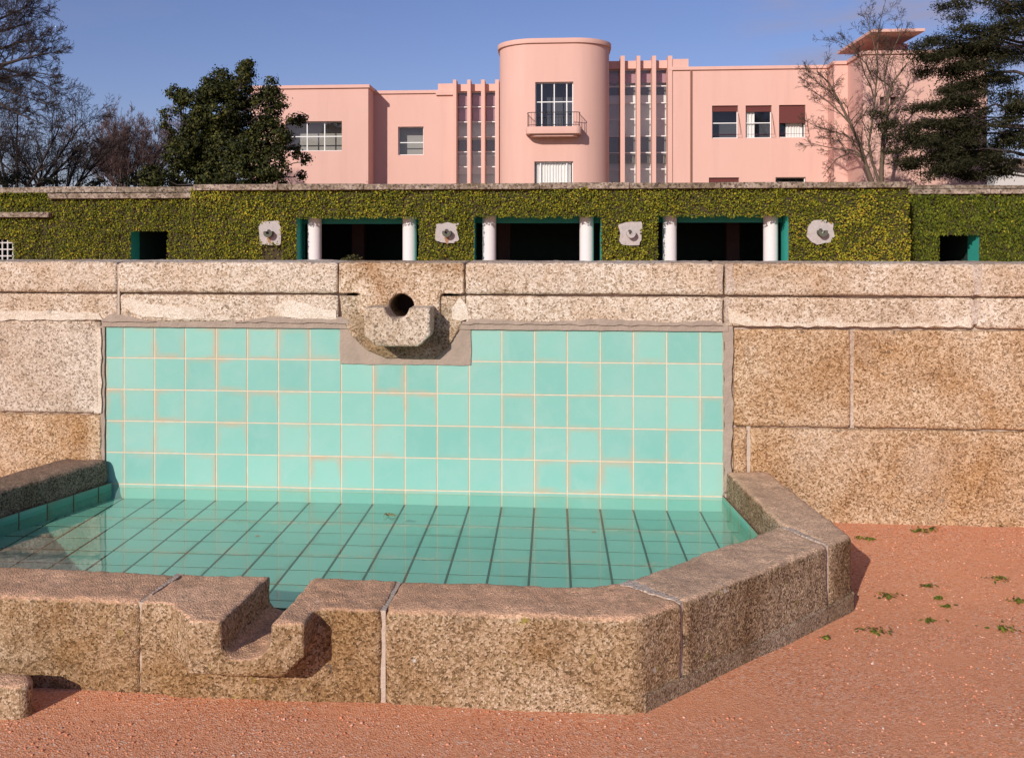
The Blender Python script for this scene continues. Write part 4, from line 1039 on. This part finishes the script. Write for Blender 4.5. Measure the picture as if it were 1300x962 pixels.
def lobes_tree(name, label, Y, lobes, leaf, pal, prob, mats, dens, flat=1., seed=1, depth=1.6, up=None, trunk=None, clump=.36, nl=(.55,1.), aspect=.8, cat='tree', every=1):
    global rng
    k = F/Y; Cs_, Ns_, Cl = [], [], []
    rr = np.random.default_rng(seed); br = Branches(seed)
    cen = []
    for l in lobes:
        px, py, rx = l[:3]; ry = l[3] if len(l) > 3 else rx*flat
        c = np.array(on_wall(px, py, Y))+np.array([0, rr.uniform(-depth,depth)*(1-min(.8, rx/60)), 0]); a, b = rx/k, ry/k
        cen.append((c, a, b))
        m = max(4, int(dens*(a*a+2*a*b)*3))
        d = rr.normal(size=(m,3)); d /= np.linalg.norm(d, axis=1, keepdims=True)
        cc = c+d*np.array([a, a, b])*rr.uniform(*nl,(m,1))
        if flat != 1: cc[:,2] += (cc[:,0]-c[0])*rr.uniform(-.12,.42)
        q = int(leaf[2])
        s_ = rr.normal(size=(m,q,3))*clump*np.array([1,1,.7 if flat == 1 else .45])
        C = (cc[:,None]+s_*.6).reshape(-1,3)
        Nn = (d[:,None]*.7+s_/clump*.5+rr.normal(size=(m,q,3))*.5+np.array([0,0,.35])).reshape(-1,3)
        tint = rr.uniform(.55,1.4,(m,1,1))
        cl = np.array(pal)[rr.choice(len(pal), m*q, p=np.array(prob)/sum(prob))].reshape(m,q,3)*tint
        Cs_.append(C); Ns_.append(Nn); Cl.append(cl.reshape(-1,3))
    C, Nn, Cl = map(np.concatenate, (Cs_, Ns_, Cl)); C[:,2] = np.maximum(C[:,2], ZT+.02); n = len(C)
    V, Fq, Cq = leaf_quads(C, Nn, rr.uniform(leaf[0]*.7, leaf[0]*1.3, n), rr.uniform(leaf[0]*.7, leaf[0]*1.3, n)*aspect, Cl, up=up)
    tp = trunk[0]; base = Vector((wx(tp,Y), Y, ZT-.02))
    t = thing(name, base, label, cat)
    link('crown', fast_mesh('crown', V, Fq, Cq), mats[0], t)
    ht = trunk[1]; top = base+Vector((trunk[3] if len(trunk) > 3 else 0,0,ht)); br.seg = [(base.lerp(top,i/8), base.lerp(top,(i+1)/8), trunk[2]*(1-.09*i), trunk[2]*(1-.09*(i+1)), 0) for i in range(8)]
    for ci, (c, a, b) in enumerate(cen):
        if ci % every: continue
        c = Vector(c); h = min(1, max(.12, ((c.z-ZT)/ht)*.8)) if flat == 1 else min(1., max(.04, (c.z-ZT-.1*abs(c.x-base.x))/ht))
        s0 = base.lerp(top, h); n_ = 7; pv = s0; r0 = .03+.012*(c-s0).length
        sag = -.06*(c-s0).length if flat != 1 else .05*(c-s0).length
        for i in range(1, n_+1):
            q = s0.lerp(c, i/n_)+Vector((br.r.gauss(0,.1), br.r.gauss(0,.1), -sag*math.sin(math.pi*i/n_)+br.r.gauss(0,.09)))
            br.seg.append((pv, q, max(.015, r0*(1-.8*(i-1)/n_)), max(.012, r0*(1-.8*i/n_)), 1)); pv = q
    a, b = br.split(); link('trunk', a.mesh('trunk'), mats[1], t, True); link('limbs', b.mesh('limbs'), mats[1], t, True)
    return t
EV = [(300,82,9),(308,90,9),(321,87,8),(318,98,10),(278,98,13),(268,108,10),(228,120,10),(240,126,11),(217,136,6),(252,130,10),(217,161,5),(213,165,4),(224,150,6),(347,105,6),(342,114,8),(350,122,8),(362,131,8),(376,150,7),(366,148,8),(378,200,7),(373,220,6),(370,190,8),(366,172,9),(360,232,6),
      (265,185,18),(252,205,20),(238,152,12),(250,178,16),(268,220,18),
      (298,116,22),(282,140,32),(322,140,28),(344,176,26),(256,160,25),(290,185,38),(236,195,24),(228,220,26),(305,215,40),(348,212,22),(205,226,16),(330,120,14),(270,122,16)]
lobes_tree('evergreen_tree', 'dense dark evergreen tree with a lumpy crown at the left end of the house', 45, EV, (.125,0,26), [(.022,.028,.010),(.040,.044,.012),(.065,.064,.016),(.10,.09,.020)], [.3,.35,.25,.1], (M['leaf'], M['bark_dark']), 15, seed=4, trunk=(292,5.2,.28), clump=.21, depth=1.7, nl=(.6,1.08))
CE = [(1212,3,12,4),(1204,7,8,3),(1222,9,9,3),(1270,18,22,10),(1294,12,22,12),(1282,38,26,12),(1252,40,18,7),(1214,45,24,5),(1188,51,16,4),(1172,58,12,4),(1205,66,34,8),(1244,62,34,11),(1284,64,30,10),(1218,87,36,9),(1172,73,24,4),(1152,67,14,3),(1180,88,20,5),(1242,104,28,7),(1212,112,28,6),(1284,120,20,6),(1292,98,14,4),(1275,140,18,5),
      (1203,131,30,6),(1160,140,26,4),(1205,160,36,7),(1143,154,22,4),(1166,175,36,6),(1230,170,30,7),(1192,195,40,8),(1143,190,22,4),(1255,160,16,4),(1282,175,22,5),(1217,210,36,7),(1268,215,24,6),(1180,217,28,6),(1292,204,18,5),(1237,222,28,5),(1120,142,14,3),(1240,85,30,9),(1230,130,26,6),(1235,148,24,6),(1262,95,18,5),(1330,60,40,14),(1345,120,36,12),(1335,170,30,9),(1340,10,40,14),(1292,140,18,7),(1296,165,18,7),(1290,185,18,6),(1265,190,22,6),(1250,205,20,5),(1240,190,26,6),(1165,160,26,5),(1152,205,24,5)]
rj = random.Random(3)
CE += [(l[0]+rj.gauss(0,l[2]*.7), l[1]+rj.gauss(0,9), l[2]*rj.uniform(.35,.7), max(3,l[3]*rj.uniform(.5,.9))) for l in CE for _ in range(1) if 1165 < l[0] < 1320]
lobes_tree('cedar_tree', 'big dark cedar with tiered drooping boughs at the right edge', 47, CE, (.20,0,40), [(.016,.017,.008),(.028,.028,.012),(.048,.044,.018),(.060,.046,.026)], [.35,.35,.2,.1], (M['needle'], M['bark_dark']), 7, flat=.3, seed=6, trunk=(1335,15,.45), clump=.42, depth=2.4, aspect=.2, nl=(.2,1.15), every=4)
SH = [(12,228,16,9),(40,230,16,8),(70,231,14,6),(100,232,14,5),(-20,226,20,10)]
lobes_tree('shrub', 'dark low shrub along the terrace under the bare trees at far left', 47, SH, (.14,0,22), [(.02,.022,.014),(.035,.033,.018),(.05,.04,.022)], [.4,.4,.2], (M['leaf'], M['bark_dark']), 5, seed=12, trunk=(40,.6,.06), clump=.25, cat='bush', every=9)
SH = [(150,230,12,7),(175,225,16,11),(195,222,16,14),(130,232,12,5)]
lobes_tree('shrub', 'dark green shrub filling the gap left of the evergreen tree', 50, SH, (.14,0,22), [(.02,.022,.012),(.035,.04,.016),(.05,.045,.02)], [.4,.4,.2], (M['leaf'], M['bark_dark']), 5, seed=13, trunk=(175,.8,.06), clump=.25, cat='bush', every=9)
# distant building seen under the cedar
Yd = 110.0; fh = thing('distant_house', (wx(1300,Yd), Yd, ZT), 'distant pale low building glimpsed under the cedar boughs', 'house')
x0, x1 = wx(1262,Yd), wx(1420,Yd); z1 = wz(1290,214,Yd)
MB().box(x0, x1, Yd, Yd+8, ZT, z1).build('wall', M['farwall'], fh)
MB().add([(x0-.4,Yd-.4,z1+.02),(x1+.4,Yd-.4,z1+.02),(x1+.4,Yd+8.4,z1+.02),(x0-.4,Yd+8.4,z1+.02),(x0+1,Yd+4,z1+1.4),(x1-1,Yd+4,z1+1.4)], [(0,1,5,4),(1,2,5),(2,3,4,5),(3,0,4),(3,2,1,0)]).build('roof', M['farroof'], fh)

# ================================================================== SMALL THINGS
def weed(px, py, s_, label, seed, yellow=.2):
    z = 0
    for _ in range(3): p = on_level(px, py, z); z = gz(p.x, p.y)
    p = on_level(px, py, z); r = np.random.default_rng(seed); n = int(16+26*s_)
    th = r.uniform(0,6.28,n); rad = np.abs(r.normal(0,.5,n))*.055*s_
    C = np.stack([p.x+np.cos(th)*rad*1.5, p.y+np.sin(th)*rad*.8, z+.006+r.random(n)*.020*s_], 1)
    Nn = np.stack([np.cos(th)*.5, np.sin(th)*.5, np.ones(n)], 1)+r.normal(size=(n,3))*.35
    Cl = np.array([(.10,.15,.02),(.17,.20,.03),(.27,.25,.04),(.06,.08,.02)])[r.choice(4,n,p=[.36,.32,yellow,.32-yellow])]
    up = np.stack([np.cos(th), np.sin(th), np.full(n,.3)], 1)
    V, Fq, Cq = leaf_quads(C, Nn, r.uniform(.014,.032,n), r.uniform(.006,.012,n), Cl, up=up)
    props(link('weed', fast_mesh('weed', V, Fq, Cq), M['weed']), label, 'weed', 'weeds sprouting in the red gravel')
for i, (px, py, s_, lb) in enumerate([
    (1090,684,.6,'tiny green weed beside the shaded corner of the basin rim'),
    (1105,686,.5,'tiny round weed just right of the basin corner shadow'),
    (1168,676,1.1,'low yellow-green weed near the wall foot, left of a darker one'),
    (1183,674,.9,'dark weed close to the wall foot right of a yellow-green one'),
    (1262,667,.8,'faint weed touching the foot of the granite wall'),
    (1292,666,1.5,'largest weed tuft at the wall foot by the right edge'),
    (1266,738,1.2,'flat dark green weed in the open gravel below the wall tufts'),
    (1128,760,1.2,'bright green weed right of the basin corner shadow tip'),
    (1178,746,.7,'sparse pale weed in mid gravel right of the bright green one'),
    (1193,761,.5,'very small weed in the middle of the gravel'),
    (1204,772,.6,'thin straggling weed in the middle of the gravel'),
    (1292,765,1.1,'long weed trailing out at the right edge'),
    (1110,804,1.4,'three-armed creeping weed nearest the basin chamfer'),
    (1178,790,.8,'small weed between the creeping ones in the near gravel'),
    (1274,802,1.4,'wide bright creeping weed in the near gravel at right'),
    (1050,812,.5,'tiny weed tucked against the foot of the basin chamfer')]):
    weed(px, py, s_*.72, lb, 100+i)
# floating twig and leaf in the pool
p = on_level(493, 655, ZWAT); mb = MB(); r = random.Random(4)
for i in range(14):
    a = r.uniform(0,6.28); L = r.uniform(.02,.055)
    mb.tube([(p.x, p.y, p.z+.004), (p.x+math.cos(a)*L*.5, p.y+math.sin(a)*L*.4, p.z+.010+r.random()*.008), (p.x+math.cos(a+.3)*L, p.y+math.sin(a+.3)*L*.7, p.z+.003)], [.003,.0025,.001], 4)
props(mb.build('floating_twig', plain('dead_moss', (.20,.19,.09), .8, .3, 60)), 'small clump of dead moss floating in the pool', 'debris')
def dead(px, py, lb, sz):
    p = on_level(px, py, ZWAT); mb = MB()
    mb.prism([(p.x-sz,p.y,p.z+.002),(p.x-.2*sz,p.y-.35*sz,p.z+.003),(p.x+sz,p.y-.1*sz,p.z+.002),(p.x+.1*sz,p.y+.35*sz,p.z+.004)], (0,0,.0015))
    props(mb.build('fallen_leaf', plain('dead_leaf', (.26,.13,.05), .8, .2, 40)), lb, 'leaf')
dead(754, 676, 'small brown leaf floating among the lines of the pool floor', .012)
dead(327, 681, 'yellow-brown leaf floating in the left half of the pool', .013)

# ================================================================== CAMERA, SUN, SKY
cd = bpy.data.cameras.new('camera'); cam = bpy.data.objects.new('camera', cd); col.objects.link(cam)
cam.location = (0,0,EYE); cam.rotation_euler = (R(90),0,TH)
cd.sensor_width = 36; cd.sensor_fit = 'HORIZONTAL'; cd.lens = F/1300*36
cd.shift_x = (650-PX)/1300; cd.shift_y = -(481-HY)/1300; cd.clip_start = .05; cd.clip_end = 2000
sc.camera = cam
EL, AZ = R(23.5), R(25)
sd = Vector((math.sin(AZ)*math.cos(EL), math.cos(AZ)*math.cos(EL), -math.sin(EL)))
sl = bpy.data.lights.new('sun', 'SUN'); sl.energy = 4.1; sl.angle = R(.5); sl.color = (1.0,.935,.85)
so = bpy.data.objects.new('sun', sl); col.objects.link(so); so.rotation_euler = sd.to_track_quat('-Z','Y').to_euler(); so.location = (-10,-10,20)
w = bpy.data.worlds.new('World'); sc.world = w; w.use_nodes = True; nt = w.node_tree; nt.nodes.clear()
out = nt.nodes.new('ShaderNodeOutputWorld'); bg = nt.nodes.new('ShaderNodeBackground'); sky = nt.nodes.new('ShaderNodeTexSky')
sky.sky_type = 'NISHITA'; sky.sun_disc = False; sky.sun_elevation = EL; sky.sun_rotation = R(205); sky.altitude = 100
sky.air_density = 1.0; sky.dust_density = .6; sky.ozone_density = 3.0
bg.inputs[1].default_value = .10
tc = nt.nodes.new('ShaderNodeTexCoord'); mp = nt.nodes.new('ShaderNodeMapping'); mp.inputs['Scale'].default_value = (1.2,1.2,5)
nz = nt.nodes.new('ShaderNodeTexNoise'); nz.inputs['Scale'].default_value = 2.2; nz.inputs['Detail'].default_value = 6; nz.inputs['Roughness'].default_value = .6
rp = nt.nodes.new('ShaderNodeValToRGB'); rp.color_ramp.elements[0].position = .56; rp.color_ramp.elements[1].position = .85
rp.color_ramp.elements[1].color = (.35,.35,.35,1)
mx = nt.nodes.new('ShaderNodeMix'); mx.data_type = 'RGBA'; mx.inputs[7].default_value = (3.4,3.3,4.6,1)
ti = nt.nodes.new('ShaderNodeMix'); ti.data_type = 'RGBA'; ti.blend_type = 'MULTIPLY'; ti.inputs[0].default_value = 1; ti.inputs[7].default_value = (.84,.755,.98,1)
L = nt.links.new
L(tc.outputs['Generated'], mp.inputs[0]); L(mp.outputs[0], nz.inputs['Vector']); L(nz.outputs['Fac'], rp.inputs[0])
cl = on_wall(1185, 18, 100)-Vector((0,0,EYE)); cl.normalize()      # thin cloud over the right wing
dp = nt.nodes.new('ShaderNodeVectorMath'); dp.operation = 'DOT_PRODUCT'; dp.inputs[1].default_value = cl
cr = nt.nodes.new('ShaderNodeValToRGB'); cr.color_ramp.elements[0].position = .982; cr.color_ramp.elements[1].position = .9995
n2 = nt.nodes.new('ShaderNodeTexNoise'); n2.inputs['Scale'].default_value = 9; n2.inputs['Detail'].default_value = 6; n2.inputs['Roughness'].default_value = .55
r2 = nt.nodes.new('ShaderNodeValToRGB'); r2.color_ramp.elements[0].position = .40; r2.color_ramp.elements[1].position = .72
L(tc.outputs['Generated'], dp.inputs[0]); L(dp.outputs['Value'], cr.inputs[0]); L(mp.outputs[0], n2.inputs['Vector']); L(n2.outputs['Fac'], r2.inputs[0])
m2 = nt.nodes.new('ShaderNodeMath'); m2.operation = 'MULTIPLY'; L(cr.outputs[0], m2.inputs[0]); L(r2.outputs[0], m2.inputs[1])
m3 = nt.nodes.new('ShaderNodeMath'); m3.operation = 'MULTIPLY_ADD'; m3.inputs[1].default_value = 1.1; L(m2.outputs[0], m3.inputs[0]); L(rp.outputs[0], m3.inputs[2]); m3.use_clamp = True
L(m3.outputs[0], mx.inputs[0]); L(sky.outputs[0], ti.inputs[6]); L(ti.outputs[2], mx.inputs[6]); L(mx.outputs[2], bg.inputs[0]); L(bg.outputs[0], out.inputs[0])
vs = sc.view_settings; vs.view_transform = 'Standard'; vs.look = 'None'; vs.gamma = 1; vs.use_curve_mapping = False; vs.exposure = 0.0
